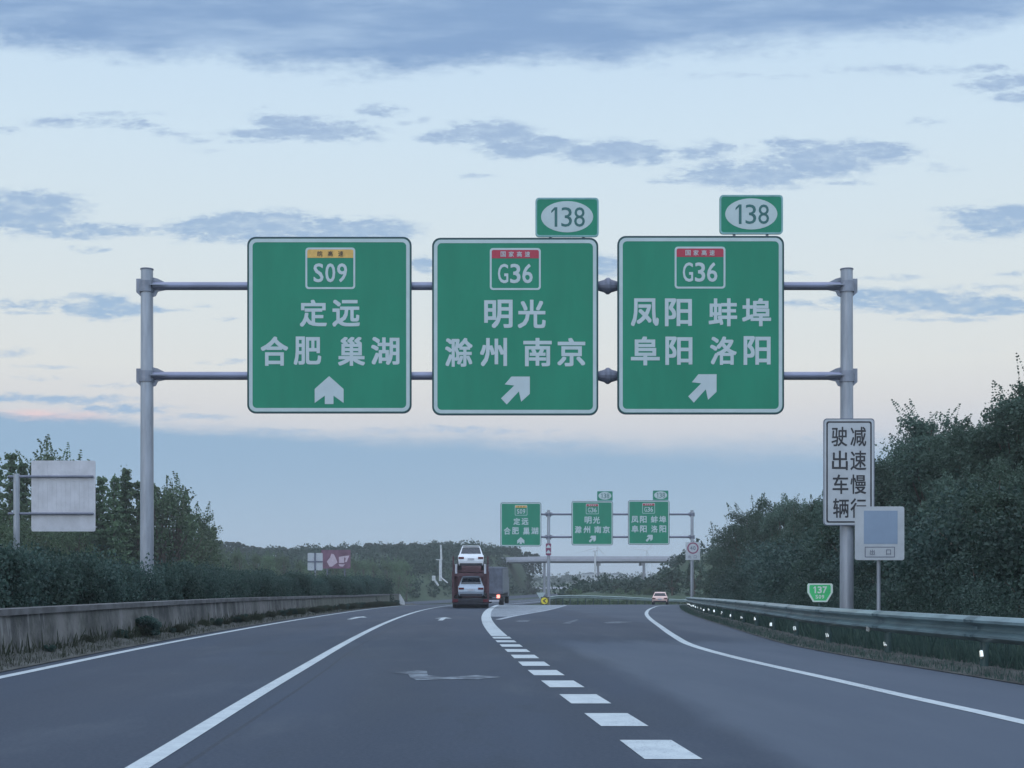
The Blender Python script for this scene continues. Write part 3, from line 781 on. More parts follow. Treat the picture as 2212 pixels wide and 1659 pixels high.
SIGNS = [
 dict(outline=(537, 516, 890, 895), badge=(662, 539, 769, 628), band_col=M_ORANGE, band_txt='皖高速', band_ink=M_BLACK, code='S09',
      rows=[('定', 650, 708, 651, 709), ('远', 720, 779, 651, 709), ('合', 566, 625, 730, 793), ('肥', 637, 696, 730, 791), ('巢', 732, 790, 731, 793), ('湖', 803, 864, 731, 791)],
      arrow=('up', 682, 815, 744, 875)),
 dict(outline=(934, 518, 1291, 899), badge=(1058, 540, 1167.5, 630), band_col=M_RED, band_txt='国家高速', band_ink=M_LET, code='G36',
      rows=[('明', 1046, 1107, 651, 712), ('光', 1118, 1178, 651, 712), ('滁', 962, 1021, 733, 795), ('州', 1037, 1095, 733, 794), ('南', 1130, 1191, 733, 794), ('京', 1203, 1263, 733, 794)],
      arrow=('ur', 1082, 816, 1144, 876)),
 dict(outline=(1332, 514, 1690, 897), badge=(1455, 537, 1564, 627), band_col=M_RED, band_txt='国家高速', band_ink=M_LET, code='G36',
      rows=[('凤', 1361, 1421, 648, 708), ('阳', 1434, 1492, 648, 708), ('蚌', 1528, 1589, 648, 708), ('埠', 1600, 1662, 648, 708),
            ('阜', 1361, 1423, 730, 792), ('阳', 1435, 1493, 730, 791), ('洛', 1531, 1588, 730, 791), ('阳', 1603, 1661, 729, 791)],
      arrow=('ur', 1484, 811, 1545, 872))]
D1 = 38.0; YS = D1 - .22
lab1 = ['green overhead sign for S09 straight ahead, leftmost panel on the near gantry', 'green overhead G36 sign with two-character top line, middle panel on the near gantry',
        'green overhead G36 sign with four-character top line, right panel on the near gantry']
for sp, lb in zip(SIGNS, lab1):
    u0, v0, u1, v1 = sp['outline']; c = P((u0 + u1) / 2, (v0 + v1) / 2, D1)
    direction_sign((c.x, YS, c.z), 1, label=lb, group='direction signs on the near gantry', **sp)
for u, v, lb in ((1224, 474, 'green exit 138 plate with dark clear digits above the middle near sign'), (1619.5, 468, 'green exit 138 plate above the right near sign')):
    c = P(u, v, D1); exit_plate((c.x, YS - .005, c.z), lb, 'exit plates on the near gantry')

def node(mb, x, y, z, dirs, sc=1.0):
    """gusset plates round a pole where a beam meets it"""
    for s in dirs:
        poly = [(.15, -.30), (.24, -.27), (.30, -.15), (.55, -.10), (.60, -.09), (.60, .09), (.50, .10), (.30, .20), (.15, .24)]
        pts = [(x + a * s * sc, z + b_ * sc) for a, b_ in poly]
        if s < 0: pts = pts[::-1]
        mb.prism_xz(pts, y - .02, y + .02)
        hp = [(.14, -.22), (.34, -.20), (.60, -.11), (.60, .11), (.34, .20), (.14, .22)]
        vs = [(x + a * s * sc, y + b_ * sc, z - .015) for a, b_ in hp] + [(x + a * s * sc, y + b_ * sc, z + .015) for a, b_ in hp]
        n = len(hp)
        fs = [tuple(range(n))[::-1], tuple(range(n, 2 * n))] + [(i, (i + 1) % n, n + (i + 1) % n, n + i) for i in range(n)]
        if s < 0: fs = [f[::-1] for f in fs]
        mb.add(vs, fs)
    mb.tube([(x, y, z - .17 * sc), (x, y, z + .13 * sc)], .205 * sc, 16)
    for s in (-1, 1):
        if s not in dirs:
            pts = [(x + s * .15, z - .30), (x + s * .29, z - .17), (x + s * .29, z + .2), (x + s * .15, z + .2)]
            if s < 0: pts = pts[::-1]
            mb.prism_xz(pts, y - .02, y + .02)
def coupling(mb, x, y, z, r):
    mb.tube([(x - .30, y, z), (x - .10, y, z), (x - .03, y, z), (x + .03, y, z), (x + .10, y, z), (x + .30, y, z)], [r, r * 1.5, r * 1.95, r * 1.95, r * 1.5, r], 14)

def gantry(d, pol, top, beams, ends, couple, label, zbase, lean=0.0):
    x0 = (pol[0] - UC) * d / F; x1 = (pol[1] - UC) * d / F
    t = Thing('sign_gantry', (x0, d, zbase), label, 'gantry', None)
    for x, sdirs in ((x0, (1,) if ends[0] is None else (-1, 1)), (x1, (-1,))):
        ztop = H - (top - VC) * d / F
        mb = MB(); mb.tube([(x, d, zbase - .3), (x, d, ztop)], [.19, .165], 20)
        po = t.part('pole', mb, M_GALV, smooth=False)
        mb = MB(); mb.tube([(x, d, ztop), (x, d, ztop + .03)], .18, 20); link('cap', mb, M_GALVD, po, t.loc)
        mb = MB(); mb.tube([(x, d, zbase - .05), (x, d, zbase + .05)], .36, 20); link('base_plate', mb, M_GALVD, po, t.loc)
        for bv in beams:
            mb = MB(); node(mb, x, d, H - (bv - VC) * d / F, sdirs); link('gusset', mb, M_GALVD if d > 100 else M_NODE, po, t.loc)
    for bv in beams:
        z = H - (bv - VC) * d / F
        xa = x0 + .15 if ends[0] is None else (ends[0] - UC) * d / F
        mb = MB(); mb.tube([(xa, d, z), (x1 - .15, d, z)], .112, 16); bo = t.part('beam', mb, M_GALVD if d > 100 else mat('beam_steel', (.24, .25, .33), .35, .5, .1, 1.0))
        for cu_ in couple:
            mb = MB(); coupling(mb, (cu_ - UC) * d / F, d, z, .115); link('flange', mb, M_GALVD, bo, t.loc)
    return t
gantry(D1, (317.5, 1829), 583, (618, 812), (None,), (1313,), 'large near steel gantry spanning the whole carriageway on two round poles', float(gz(38)) + .1)
D2 = 152.0
gantry(D2, (1185, 1495), 1103, (1111, 1160), (1085,), (), 'smaller distant steel gantry at the gore behind the near one', float(gz(152)) - .1)
lab2 = ['distant green S09 sign cantilevered left of its pole on the far gantry', 'distant green G36 sign between the poles, nearer the left pole of the far gantry',
        'distant green G36 sign next to the right pole of the far gantry']
for sp, lb, (uu, vv) in zip(SIGNS, lab2, ((1125, 1133), (1279, 1130.4), (1401, 1129))):
    c = P(uu, vv, D2); direction_sign((c.x, D2 - .22, c.z), 1, label=lb, group='direction signs on the far gantry', **sp)
for u, v, lb in ((1306.3, 1071.6, 'tiny distant exit plate above the middle sign of the far gantry'), (1426.5, 1070.2, 'tiny distant exit plate above the right sign of the far gantry')):
    c = P(u, v, D2); exit_plate((c.x, D2 - .225, c.z), lb, 'exit plates on the far gantry')

# ------------------------------------------------------------------ slow-down board on the right pole
def board(name, u0, v0, u1, v1, d, label, cat, rad=.08):
    a = P(u0, v1, d); c = P(u1, v0, d)
    t = Thing(name, ((a.x + c.x) / 2, d, a.z), label, cat)
    mb = MB(); mb.prism_xz(rrect(a.x, a.z, c.x, c.z, rad), d, d + .05)
    t.part('panel', mb, M_BOARD)
    return t, a, c
ds = 37.72; sb = ds / F
t, a, c = board('warning_board', 1779, 904, 1889, 1135, ds, 'tall white board with eight dark characters fixed to the right gantry pole', 'road sign', .09)
mb = MB(); mb.ring_xz(rrect(a.x, a.z, c.x, c.z, .09), rrect(a.x + .02, a.z + .02, c.x - .02, c.z - .02, .08), ds - .006, ds + .002); t.part('rim', mb, M_GALVD)
mb = MB(); mb.ring_xz(rrect(a.x + .075, a.z + .075, c.x - .075, c.z - .075, .06), rrect(a.x + .115, a.z + .115, c.x - .115, c.z - .115, .05), ds - .004, ds + .002); t.part('border', mb, M_BLACK)
mb = MB()
for i, (l, r_) in enumerate(zip('驶出车辆', '减速慢行')):
    vv0 = 922 + i * 51.5
    for ch, uu in ((l, 1796 + i * 1.2), (r_, 1837)):
        q0 = P(uu, vv0 + 42, ds); q1 = P(uu + 34, vv0, ds); text(mb, ch, q0.x, q0.z, q1.x, q1.z, ds - .005, .012)
t.part('lettering', mb, M_BLACK)

# blue-fronted exit board on its own post
ds = 33.0
t, a, c = board('exit_board', 1847.5, 1094, 1953.5, 1210, ds, 'square white board with plain blue field on a thin post before the gantry pole', 'road sign', .05)
q0 = P(1866, 1175, ds); q1 = P(1939, 1103, ds)
mb = MB(); mb.prism_xz([(q0.x, q0.z), (q1.x, q0.z), (q1.x, q1.z), (q0.x, q1.z)], ds - .004, ds + .002); t.part('blue_field', mb, M_BLUEP)
q0 = P(1868, 1204, ds); q1 = P(1933, 1181, ds)
mb = MB(); mb.ring_xz(rrect(q0.x, q0.z, q1.x, q1.z, .01), rrect(q0.x + .018, q0.z + .018, q1.x - .018, q1.z - .018, .006), ds - .004, ds + .002); t.part('caption_frame', mb, M_GALVD)
mb = MB()
for ch, uu in (('出', 1879), ('口', 1914)):
    e0 = P(uu, 1198.5, ds); e1 = P(uu + 10.5, 1187, ds); text(mb, ch, e0.x, e0.z, e1.x, e1.z, ds - .005, .01)
t.part('lettering', mb, M_GALVD)
px = P(1901, 1300, ds).x
mb = MB(); mb.tube([(px, ds + .12, float(terrain(px, ds)) - .2), (px, ds + .12, c.z - .1)], .045, 12); t.part('post', mb, M_GALV)
mb = MB()
for zz in (a.z + .25, c.z - .3): mb.box((px, ds + .085, zz), (.9, .07, .05))
t.part('back_channel', mb, M_ALU)

# ------------------------------------------------------------------ kilometre marker
dk = 39.5
c0 = P(1771.5, 1280, dk)
t = Thing('kilometre_marker', (c0.x, dk, c0.z - .3), 'small bright green shield reading 137 above the guard rail', 'marker')
poly = [(-.36, .0), (-.20, -.27), (.20, -.27), (.36, 0), (.36, .22), (.33, .26), (-.33, .26), (-.36, .22)]
sc2 = lambda k: [(c0.x + x_ * k, c0.z + z_ * k) for x_, z_ in poly]
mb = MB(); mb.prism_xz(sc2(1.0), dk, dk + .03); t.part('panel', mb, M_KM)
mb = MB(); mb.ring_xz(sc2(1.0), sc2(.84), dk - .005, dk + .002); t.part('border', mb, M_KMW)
mb = MB()
for i, ch in enumerate('137'):
    x0 = c0.x - .22 + i * .145
    text(mb, ch, x0 + (.03 if i == 0 else 0), c0.z - .02, x0 + (.10 if i == 0 else .125), c0.z + .175, dk - .005, .02)
for i, ch in enumerate('S09'): text(mb, ch, c0.x - .13 + i * .088, c0.z - .175, c0.x - .06 + i * .088, c0.z - .065, dk - .005, .02)
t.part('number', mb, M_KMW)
mb = MB(); mb.tube([(c0.x, dk + .07, float(terrain(c0.x, dk)) - .2), (c0.x, dk + .07, c0.z + .15)], .04, 10); t.part('post', mb, M_POST)

# ------------------------------------------------------------------ small signs on the far gantry
dd_ = D2 - .26
t, a, c = board('speed_limit_board', 1481, 1171, 1512.5, 1209.5, dd_, 'distant white board with red ring on the right pole of the far gantry', 'road sign', .02)
cc = P(1496.8, 1184, dd_); rr = 12.4 * dd_ / F
mb = MB(); mb.ring_xz(ell(cc.x, cc.z, rr, rr), ell(cc.x, cc.z, rr * .76, rr * .76), dd_ - .006, dd_ + .002); t.part('ring', mb, mat('ring_red', (.24, .06, .12), .5))
mb = MB()
for i, ch in enumerate('40'): text(mb, ch, cc.x - .30 + i * .32, cc.z - .22, cc.x - .03 + i * .32, cc.z + .22, dd_ - .006, .02)
t.part('number', mb, M_GALVD)
a2 = P(1485, 1207, dd_); c2 = P(1509, 1199, dd_)
mb = MB()
for ch, k in (('出', .18), ('口', .68)): text(mb, ch, a2.x + k * 1.2 - .13, a2.z + .05, a2.x + k * 1.2 + .17, c2.z - .02, dd_ - .006, .01)
t.part('lettering', mb, M_GALVD)
dd_ = D2 - .30
a = P(1179, 1199.5, dd_); c = P(1190.5, 1174, dd_)
t = Thing('hazard_board', ((a.x + c.x) / 2, dd_, a.z), 'narrow red board with two pale upward chevrons on the far left pole', 'road sign')
mb = MB(); mb.prism_xz(rrect(a.x, a.z, c.x, c.z, .08), dd_, dd_ + .05); t.part('panel', mb, mat('hazard_red', (.20, .03, .09), .5))
mb = MB()
for k in (0, 1):
    zb = a.z + .22 + k * .58; xm = (a.x + c.x) / 2; w = .23
    mb.prism_xz([(xm - w, zb), (xm + w, zb), (xm + w, zb + .12), (xm, zb + .38), (xm - w, zb + .12)], dd_ - .006, dd_ + .002)
t.part('chevrons', mb, M_WHITE)

# ------------------------------------------------------------------ gore nose
dn = 150.5
n0 = P(1176, 1303, dn); zg = float(gz(dn))
t = Thing('gore_marker', (n0.x, dn, zg), 'round yellow marker with black chevron at the nose of the exit', 'marker')
mb = MB(); mb.tube([(n0.x, dn, zg + .45), (n0.x, dn + .10, zg + .45)], .36, 24); t.part('disc', mb, M_YEL)
mb = MB(); zc = zg + .45; xc = n0.x + .02
mb.prism_xz([(xc - .22, zc), (xc + .06, zc - .22), (xc + .22, zc - .22), (xc - .02, zc), (xc + .22, zc + .22), (xc + .06, zc + .22)], dn - .012, dn + .01); t.part('chevron', mb, M_BLACK)
mb = MB(); mb.tube([(n0.x, dn + .06, zg), (n0.x, dn + .06, zg + .4)], .05, 8); t.part('post', mb, M_GALV)
t = Thing('impact_drum', (n0.x + .1, dn + .7, zg), 'low dark yellow crash cushion behind the round chevron marker', 'crash cushion')
mb = MB()
mb.tube([(n0.x + .1, dn + .7, zg), (n0.x + .1, dn + .7, zg + .2), (n0.x + .1, dn + .7, zg + .22), (n0.x + .1, dn + .7, zg + .8)], [.52, .52, .50, .46], 20)
t.part('drum', mb, mat('drum_dark_yellow', (.16, .14, .05), .6, 0, .3, 3))
mb = MB(); mb.tube([(n0.x + .1, dn + .7, zg + .8), (n0.x + .1, dn + .7, zg + .85)], .48, 20); t.part('lid', mb, M_CDARK)
q = P(1168.5, 1286, dn + 2)
t = Thing('yield_plate', (q.x, dn + 2, float(gz(dn + 2))), 'pale inverted triangle plate on a post behind the gore marker', 'road sign')
mb = MB(); mb.prism_xz([(q.x - .12, q.z - .35), (q.x + .12, q.z - .35), (q.x + .50, q.z + .30), (q.x - .50, q.z + .30)], dn + 2, dn + 2.04); t.part('plate', mb, M_WHITE)
mb = MB(); mb.tube([(q.x, dn + 2.08, float(gz(dn)) - .1), (q.x, dn + 2.08, q.z)], .045, 8); t.part('post', mb, M_GALV)

# ------------------------------------------------------------------ sign backs on the left
d = 90.0
a = P(68, 1148, d); c = P(206, 995, d)
t = Thing('road_sign', (P(38, 1200, d).x, d, float(terrain(-27, d))), 'grey corrugated back of a large sign on a cantilever pole at far left', 'road sign')
mb = MB(); mb.prism_xz(rrect(a.x, a.z, c.x, c.z, .12), d - .03, d + .05); pn = t.part('panel', mb, M_ALU)
mb = MB()
n = 14
for i in range(n):
    x = a.x + (i + .5) * (c.x - a.x) / n; mb.box((x, d - .034, (a.z + c.z) / 2), (.03, .012, (c.z - a.z) * .97))
link('ribs', mb, M_ALU, pn, t.loc)
for vv in (1030, 1110):
    z = P(0, vv, d).z
    mb = MB(); mb.tube([(P(20, 0, d).x, d - .2, z), (P(203, 0, d).x, d - .2, z)], .085, 12); t.part('beam', mb, M_GALVD)
xp = P(38, 0, d).x
mb = MB(); mb.tube([(xp, d - .2, float(terrain(xp, d)) - .3), (xp, d - .2, P(0, 1024, d).z)], .20, 16); t.part('pole', mb, M_GALV)

d = 150.0
a = P(664.5, 1232, d); c = P(697, 1194.5, d)
t = Thing('road_sign', ((a.x + c.x) / 2, d, float(terrain((a.x + c.x) / 2, d))), 'small pale sign back divided by a dark cross above the hedge', 'road sign')
mb = MB(); xm, zm = (a.x + c.x) / 2, (a.z + c.z) / 2
mb.prism_xz(rrect(a.x, a.z, c.x, c.z, .1), d, d + .05); t.part('panel', mb, M_BOARD)
mb = MB(); mb.box((xm, d - .03, zm), (c.x - a.x, .05, .16)); mb.box((xm, d - .06, zm), (.2, .05, c.z - a.z)); t.part('frame', mb, M_GALVD)
mb = MB(); mb.tube([(xm, d + .12, float(terrain(xm, d)) - .2), (xm, d + .12, c.z)], .09, 10); t.part('post', mb, M_GALV)

d = 158.0
a = P(694, 1228, d); c = P(757, 1188, d)
t = Thing('red_billboard', ((a.x + c.x) / 2, d, float(terrain((a.x + c.x) / 2, d))), 'faded red billboard with pale lettering half hidden by shrubs', 'billboard')
mb = MB(); mb.prism_xz([(a.x, a.z + .9), (c.x - .4, a.z), (c.x, c.z - .3), (a.x, c.z)][0:0] or rrect(a.x, a.z, c.x, c.z, .05), d, d + .12); t.part('panel', mb, mat('billboard_red', (.17, .085, .125), .6, 0, .3, .8))
mb = MB()
for pl in ([(712, 1224), (717, 1224), (729, 1215), (726, 1207), (721, 1197), (716, 1196), (713, 1204), (706, 1213)],
           [(732, 1216), (743.5, 1216), (743.5, 1201), (732, 1203)], [(745, 1214), (749, 1214), (752, 1206), (755, 1200), (744, 1201), (744, 1204), (747, 1206)],
           [(731, 1219), (745, 1219), (741, 1224), (734, 1223)]):
    mb.prism_xz([(P(u, v, d).x, P(u, v, d).z) for u, v in pl], d - .01, d + .01)
t.part('lettering', mb, mat('faded_pink', (.50, .40, .45), .6, 0, .1, 2))
mb = MB()
for k in (.2, .8):
    x = a.x + (c.x - a.x) * k; mb.tube([(x, d + .2, float(terrain(x, d)) - .2), (x, d + .2, c.z - .2)], .08, 10)
t.part('posts', mb, M_GALVD)

# white mast with stub boxes beside the far hill road
d = 210.0
t = Thing('white_mast', (P(952, 0, d).x, d, P(0, 1247, d).z), 'tall slim white steel mast with thicker lower half beside the car carrier', 'mast')
mb = MB(); x = P(951.5, 0, d).x
mb.tube([(x, d, P(0, 1255, d).z), (x, d, P(0, 1210, d).z)], [.24, .22], 14); t.part('lower_tube', mb, M_WHITEC)
mb = MB(); mb.tube([(x + .12, d, P(0, 1210, d).z), (x + .05, d, P(0, 1177, d).z)], [.17, .12], 14); t.part('upper_tube', mb, M_WHITEC)
mb = MB(); mb.box((x - .25, d, P(0, 1209, d).z), (.9, .25, .12)); t.part('arm', mb, M_WHITEC)
mb = MB(); mb.tube([(x, d - .2, P(0, 1246, d).z), (x + 1.1, d - 1, P(0, 1259, d).z)], .10, 8); t.part('brace', mb, M_WHITEC)
t = Thing('cabinet', (P(937, 0, d).x, d, P(0, 1262, d).z), 'small white box on a slanted leg left of the white mast', 'cabinet')
q = P(937, 1251, d)
mb = MB(); mb.box((q.x, d, q.z + .15), (.5, .4, .75), 0, 0); t.part('box', mb, M_WHITEC)
mb = MB(); mb.tube([(q.x + .1, d, q.z - .1), (q.x + .7, d, q.z - 1.0)], .16, 8); t.part('leg', mb, M_WHITEC)

# ------------------------------------------------------------------ vehicles
def car(name, loc, rz, paint, label, cat, suv=True, group=None, lit=False):
    t = Thing(name, (0, 0, 0), label, cat, group); rt = t.root
    hh = 1.66 if suv else 1.45; Lc = 4.5
    def loft(poly, wf, bev, nm, m, par=None):
        mb = MB(); n = len(poly)
        vs = [(-wf(y, z), y, z) for y, z in poly] + [(wf(y, z), y, z) for y, z in poly]
        fs = [tuple(reversed(range(n))), tuple(range(n, 2 * n))] + [(i, (i + 1) % n, n + (i + 1) % n, n + i) for i in range(n)]
        fs = [f[::-1] for f in fs]
        mb.add(vs, fs); return link(nm, mb, m, par or rt, (0, 0, 0), False, bev)
    bel = .98 if suv else .88
    wb = lambda y, z: .80 if z < .34 else (.915 if z < bel - .1 else .875) - (.10 if y > 4.2 else 0) - (.05 if y < .06 else 0)
    loft([(.10, .30), (4.40, .28), (4.5, .50), (4.46, .72), (3.35, bel), (.10, bel + .02), (.03, bel - .16), (.0, .62), (.04, .40)], wb, .05, 'body', paint)
    wc = lambda y, z: .84 if z < bel + .1 else .60
    if suv: cab = [(.14, bel - .01), (3.45, bel - .01), (2.5, hh), (.62, hh), (.42, hh - .05)]
    else: cab = [(.55, bel - .01), (3.30, bel - .01), (2.45, hh), (1.25, hh), (1.1, hh - .03)]
    loft(cab, wc, .05, 'cabin', paint)
    # rear window, windscreen, side windows: glass panels a few millimetres proud
    y0, y1 = (cab[0][0], cab[4][0])
    k0, k1 = .22, .86
    lerp = lambda k: (y0 + (y1 - y0) * k, bel + (hh - .05 - bel) * k, .84 + (.60 - .84) * k)
    (ya, za, wa), (yb, zb, wb_) = lerp(k0), lerp(k1)
    mb = MB(); mb.add([(-wa + .10, ya - .022, za), (wa - .10, ya - .022, za), (wb_ - .06, yb - .022, zb), (-wb_ + .06, yb - .022, zb),
                       (-wa + .10, ya + .03, za), (wa - .10, ya + .03, za), (wb_ - .06, yb + .03, zb), (-wb_ + .06, yb + .03, zb)],
                      [(0, 1, 2, 3), (7, 6, 5, 4), (0, 4, 5, 1), (1, 5, 6, 2), (2, 6, 7, 3), (3, 7, 4, 0)]); link('rear_window', mb, M_GLASS, rt)
    for s in (-1, 1):
        yv = [(cab[0][0] + .38, bel + .10), (cab[1][0] - .35, bel + .10), (cab[2][0] - .05, hh - .13), (cab[3][0] + .05, hh - .13)]
        vs = []
        for dxx in (.012, -.03):
            for y, z in yv:
                kk = (z - bel) / (hh - bel); vs.append((s * (.84 - .24 * kk + dxx), y, z))
        fs = [(0, 1, 2, 3), (7, 6, 5, 4), (0, 4, 5, 1), (1, 5, 6, 2), (2, 6, 7, 3), (3, 7, 4, 0)]
        if s < 0: fs = [f[::-1] for f in fs]
        mb = MB(); mb.add(vs, fs); link('side_window', mb, M_GLASS, rt)
        mb = MB(); mb.box((s * .66, .005, bel - .16), (.36, .08, .13)); link('tail_light', mb, M_TAILON if lit else M_TAIL, rt)
        for yy in (.85, 3.60):
            mb = MB(); mb.tube([(s * .92, yy, .33), (s * .70, yy, .33)], .33, 18); wl = link('wheel', mb, M_TYRE, rt)
            mb = MB(); mb.tube([(s * .932, yy, .33), (s * .90, yy, .33)], .21, 14); link('rim', mb, M_RIM, wl)
    mb = MB(); mb.box((0, .0, .38), (1.5, .10, .16)); link('bumper', mb, M_CDARK, rt)
    mb = MB(); mb.box((0, -.005, bel - .24), (.44, .05, .14)); link('number_plate', mb, M_ALU, rt)
    if suv:
        mb = MB(); mb.box((0, cab[4][0] - .02, hh - .02), (1.1, .30, .05)); link('spoiler', mb, paint, rt)
    rt.location = loc; rt.rotation_euler = (0, 0, rz)
    return t
dc = 94.0
zc = float(gz(dc)); xc = (1016.5 - UC) * dc / F
car('suv', (xc + .03, dc + .15, zc + .52), 0, M_CAR_S, 'silver SUV riding on the lower deck of the car carrier', 'car', True, 'cars on the carrier')
car('suv', (xc + .02, dc + .35, zc + 2.60), 0, M_CAR_W, 'white SUV riding on the upper deck of the car carrier', 'car', True, 'cars on the carrier')
car('sedan', (P(1425, 0, 159).x, 159, float(gz(159))), R(-9), M_CAR_P, 'pale car tinted pink for tail-light glow, driving away on the exit ramp', 'car', False)

t = Thing('car_carrier', (xc, dc, zc), 'dark red two-deck car transporter trailer in the middle lane', 'truck')
mb = MB(); mb.box((xc, dc + 6.6, zc + .44), (2.3, 13.0, .10))
for s in (-1, 1): mb.box((xc + s * .72, dc + 6.6, zc + .495), (.52, 13.0, .03))
t.part('lower_deck', mb, M_CDARK)
mb = MB(); mb.box((xc, dc + 6.6, zc + 2.50), (2.05, 12.6, .08))
for s in (-1, 1): mb.box((xc + s * .72, dc + 6.6, zc + 2.565), (.52, 12.6, .05))
mb.box((xc, dc + .1, zc + 2.28), (2.5, .16, .20))
t.part('upper_deck', mb, M_CRED)
for s in (-1, 1):
    mb = MB()
    for k in range(7): mb.box((xc + s * 1.19, dc + .15 + k * 2.1, zc + 1.45), (.14, .22, 2.1))
    mb.box((xc + s * 1.19, dc + 6.6, zc + 2.42), (.13, 13.0, .18)); mb.box((xc + s * 1.19, dc + 6.6, zc + .62), (.14, 13.0, .5))
    for k in range(6):
        mb.tube([(xc + s * 1.19, dc + .3 + k * 2.1, zc + .8), (xc + s * 1.19, dc + 2.1 + k * 2.1, zc + 2.35)], .05, 6)
    t.part('side_frame', mb, M_CRED)
    mb = MB(); mb.box((xc + s * 1.17, dc + .12, zc + 2.95), (.10, .14, 1.15)); mb.box((xc + s * 1.17, dc + 6, zc + 3.0), (.07, 11.5, .06))
    for k in range(1, 6): mb.box((xc + s * 1.17, dc + .1 + k * 2.2, zc + 2.75), (.07, .08, .55))
    t.part('upper_rail', mb, M_CRED)
    mb = MB(); mb.tube([(xc + s * .98, dc + .02, zc + 2.35), (xc + s * .98, dc + .02, zc + 3.0)], .08, 10); t.part('ram', mb, M_ALU)
    mb = MB(); mb.box((xc + s * 1.02, dc - .03, zc + .52), (.34, .08, .20)); t.part('tail_light', mb, M_TAIL)
    mb = MB(); mb.box((xc + s * .95, dc + .7, zc + .30), (.55, .03, .5)); t.part('mudflap', mb, M_TYRE)
    for k in range(3):
        mb = MB(); mb.tube([(xc + s * 1.2, dc + 1.6 + k * 1.3, zc + .42), (xc + s * .75, dc + 1.6 + k * 1.3, zc + .42)], .42, 18); t.part('wheel', mb, M_TYRE)
mb = MB(); mb.box((xc, dc + .02, zc + .34), (2.4, .12, .14)); mb.box((xc, dc + .06, zc + .56), (2.36, .12, .22))
mb.box((xc, dc + .5, zc + .26), (2.0, .06, .42))
t.part('bumper', mb, M_CDARK)
mb = MB(); mb.box((xc, dc + 15.0, zc + 1.75), (2.4, 2.2, 2.5)); t.part('cab', mb, M_CRED, bevel=.08)
for s in (-1, 1):
    for yy in (14.2, 16.0):
        mb = MB(); mb.tube([(xc + s * 1.15, dc + yy, zc + .5), (xc + s * .8, dc + yy, zc + .5)], .5, 18); t.part('wheel', mb, M_TYRE)

# grey lorry ahead, seen at its right rear corner
dl = 150.0
t = Thing('lorry', (0, 0, 0), 'grey covered lorry with one lit tail light, right ahead of the carrier', 'truck')
rt = t.root
def lp(nm, mb, m, bevel=0.0, par=None): return link(nm, mb, m, par or rt, (0, 0, 0), False, bevel)
mb = MB(); mb.box((0, 5.0, 2.62), (2.45, 9.9, 2.9)); lp('cargo_cover', mb, M_TARP, .12)
mb = MB(); mb.box((1.236, 5.0, 2.62), (.03, 9.7, 2.6)); lp('side_cover', mb, M_TARP2)
mb = MB()
for k in range(9): mb.tube([(-1.15, .4 + k * 1.15, 4.1), (1.15, .4 + k * 1.15, 4.1)], .05, 6)
lp('cover_bows', mb, M_TARP2)
mb = MB(); mb.box((0, 5.2, 1.0), (2.3, 10.2, .22)); mb.box((0, .02, .62), (2.3, .10, .22)); lp('chassis', mb, M_CDARK)
mb = MB(); mb.box((.25, -.05, .46), (1.25, .06, .18)); lp('bumper_plate', mb, M_ALU)
for s in (-1, 1):
    mb = MB(); mb.box((s * .78, -.06, .93), (.34, .10, .36)); lp('tail_light', mb, M_TAILON if s > 0 else M_TAIL)
    for yy in (1.3, 2.6, 11.0):
        mb = MB(); mb.tube([(s * 1.2, yy, .5), (s * .75, yy, .5)], .5, 18); lp('wheel', mb, M_TYRE)
mb = MB(); mb.box((0, 11.2, 1.9), (2.4, 1.9, 2.3)); lp('cab', mb, M_TARP2, .1)
rt.location = (.55, dl, float(gz(dl))); rt.rotation_euler = (0, 0, R(-4.5))

# ------------------------------------------------------------------ overpass
db = 400.0
t = Thing('overpass', (P(1240, 0, db).x, db, -3), 'grey concrete road bridge crossing the motorway in the distance', 'bridge')
pts = [(1035, 1211.5, 1217), (1100, 1210.5, 1217), (1180, 1208.5, 1216.2), (1300, 1208.5, 1216.4), (1420, 1208.5, 1216.2), (1500, 1208.5, 1216)]
mb = MB(); rows = []
for u, a_, b_ in pts:
    q = P(u, a_, db); z1 = P(u, b_, db).z; x = q.x
    rows.append([(x, db - 4.5, q.z), (x, db - 4.5, q.z - .55), (x, db - 3.2, z1), (x, db + 3.2, z1), (x, db + 4.5, q.z - .55), (x, db + 4.5, q.z), (x, db - 4.5, q.z)])
mb.strip(rows); t.part('deck', mb, M_CONCL)
for yy in (-4.4, 4.4):
    mb = MB(); rows = []
    for u, a_, b_ in pts:
        q = P(u, a_, db); x = q.x; hpp = .85
        rows.append([(x, db + yy - .12, q.z), (x, db + yy - .12, q.z + hpp), (x, db + yy + .12, q.z + hpp), (x, db + yy + .12, q.z)])
    mb.strip([r[::-1] for r in rows]); t.part('parapet', mb, mat('parapet_concrete', (.42, .42, .47), .8, 0, .08, .4))
for u in (1391, 1292, 1176):
    x = P(u, 0, db).x
    for yy in (-2.2, 2.2):
        mb = MB(); mb.tube([(x + yy * .07, db + yy, -4.0), (x + yy * .07, db + yy, P(0, 1216.8, db).z)], .30, 12); t.part('pier', mb, M_CONCL)
mb = MB(); mb.box((P(1386, 0, db).x, db, P(0, 1217, db).z - .3), (.9, 6.5, .7)); mb.box((P(1292, 0, db).x, db, P(0, 1217, db).z - .3), (.9, 6.5, .7)); t.part('pier_cap', mb, M_CONCL)

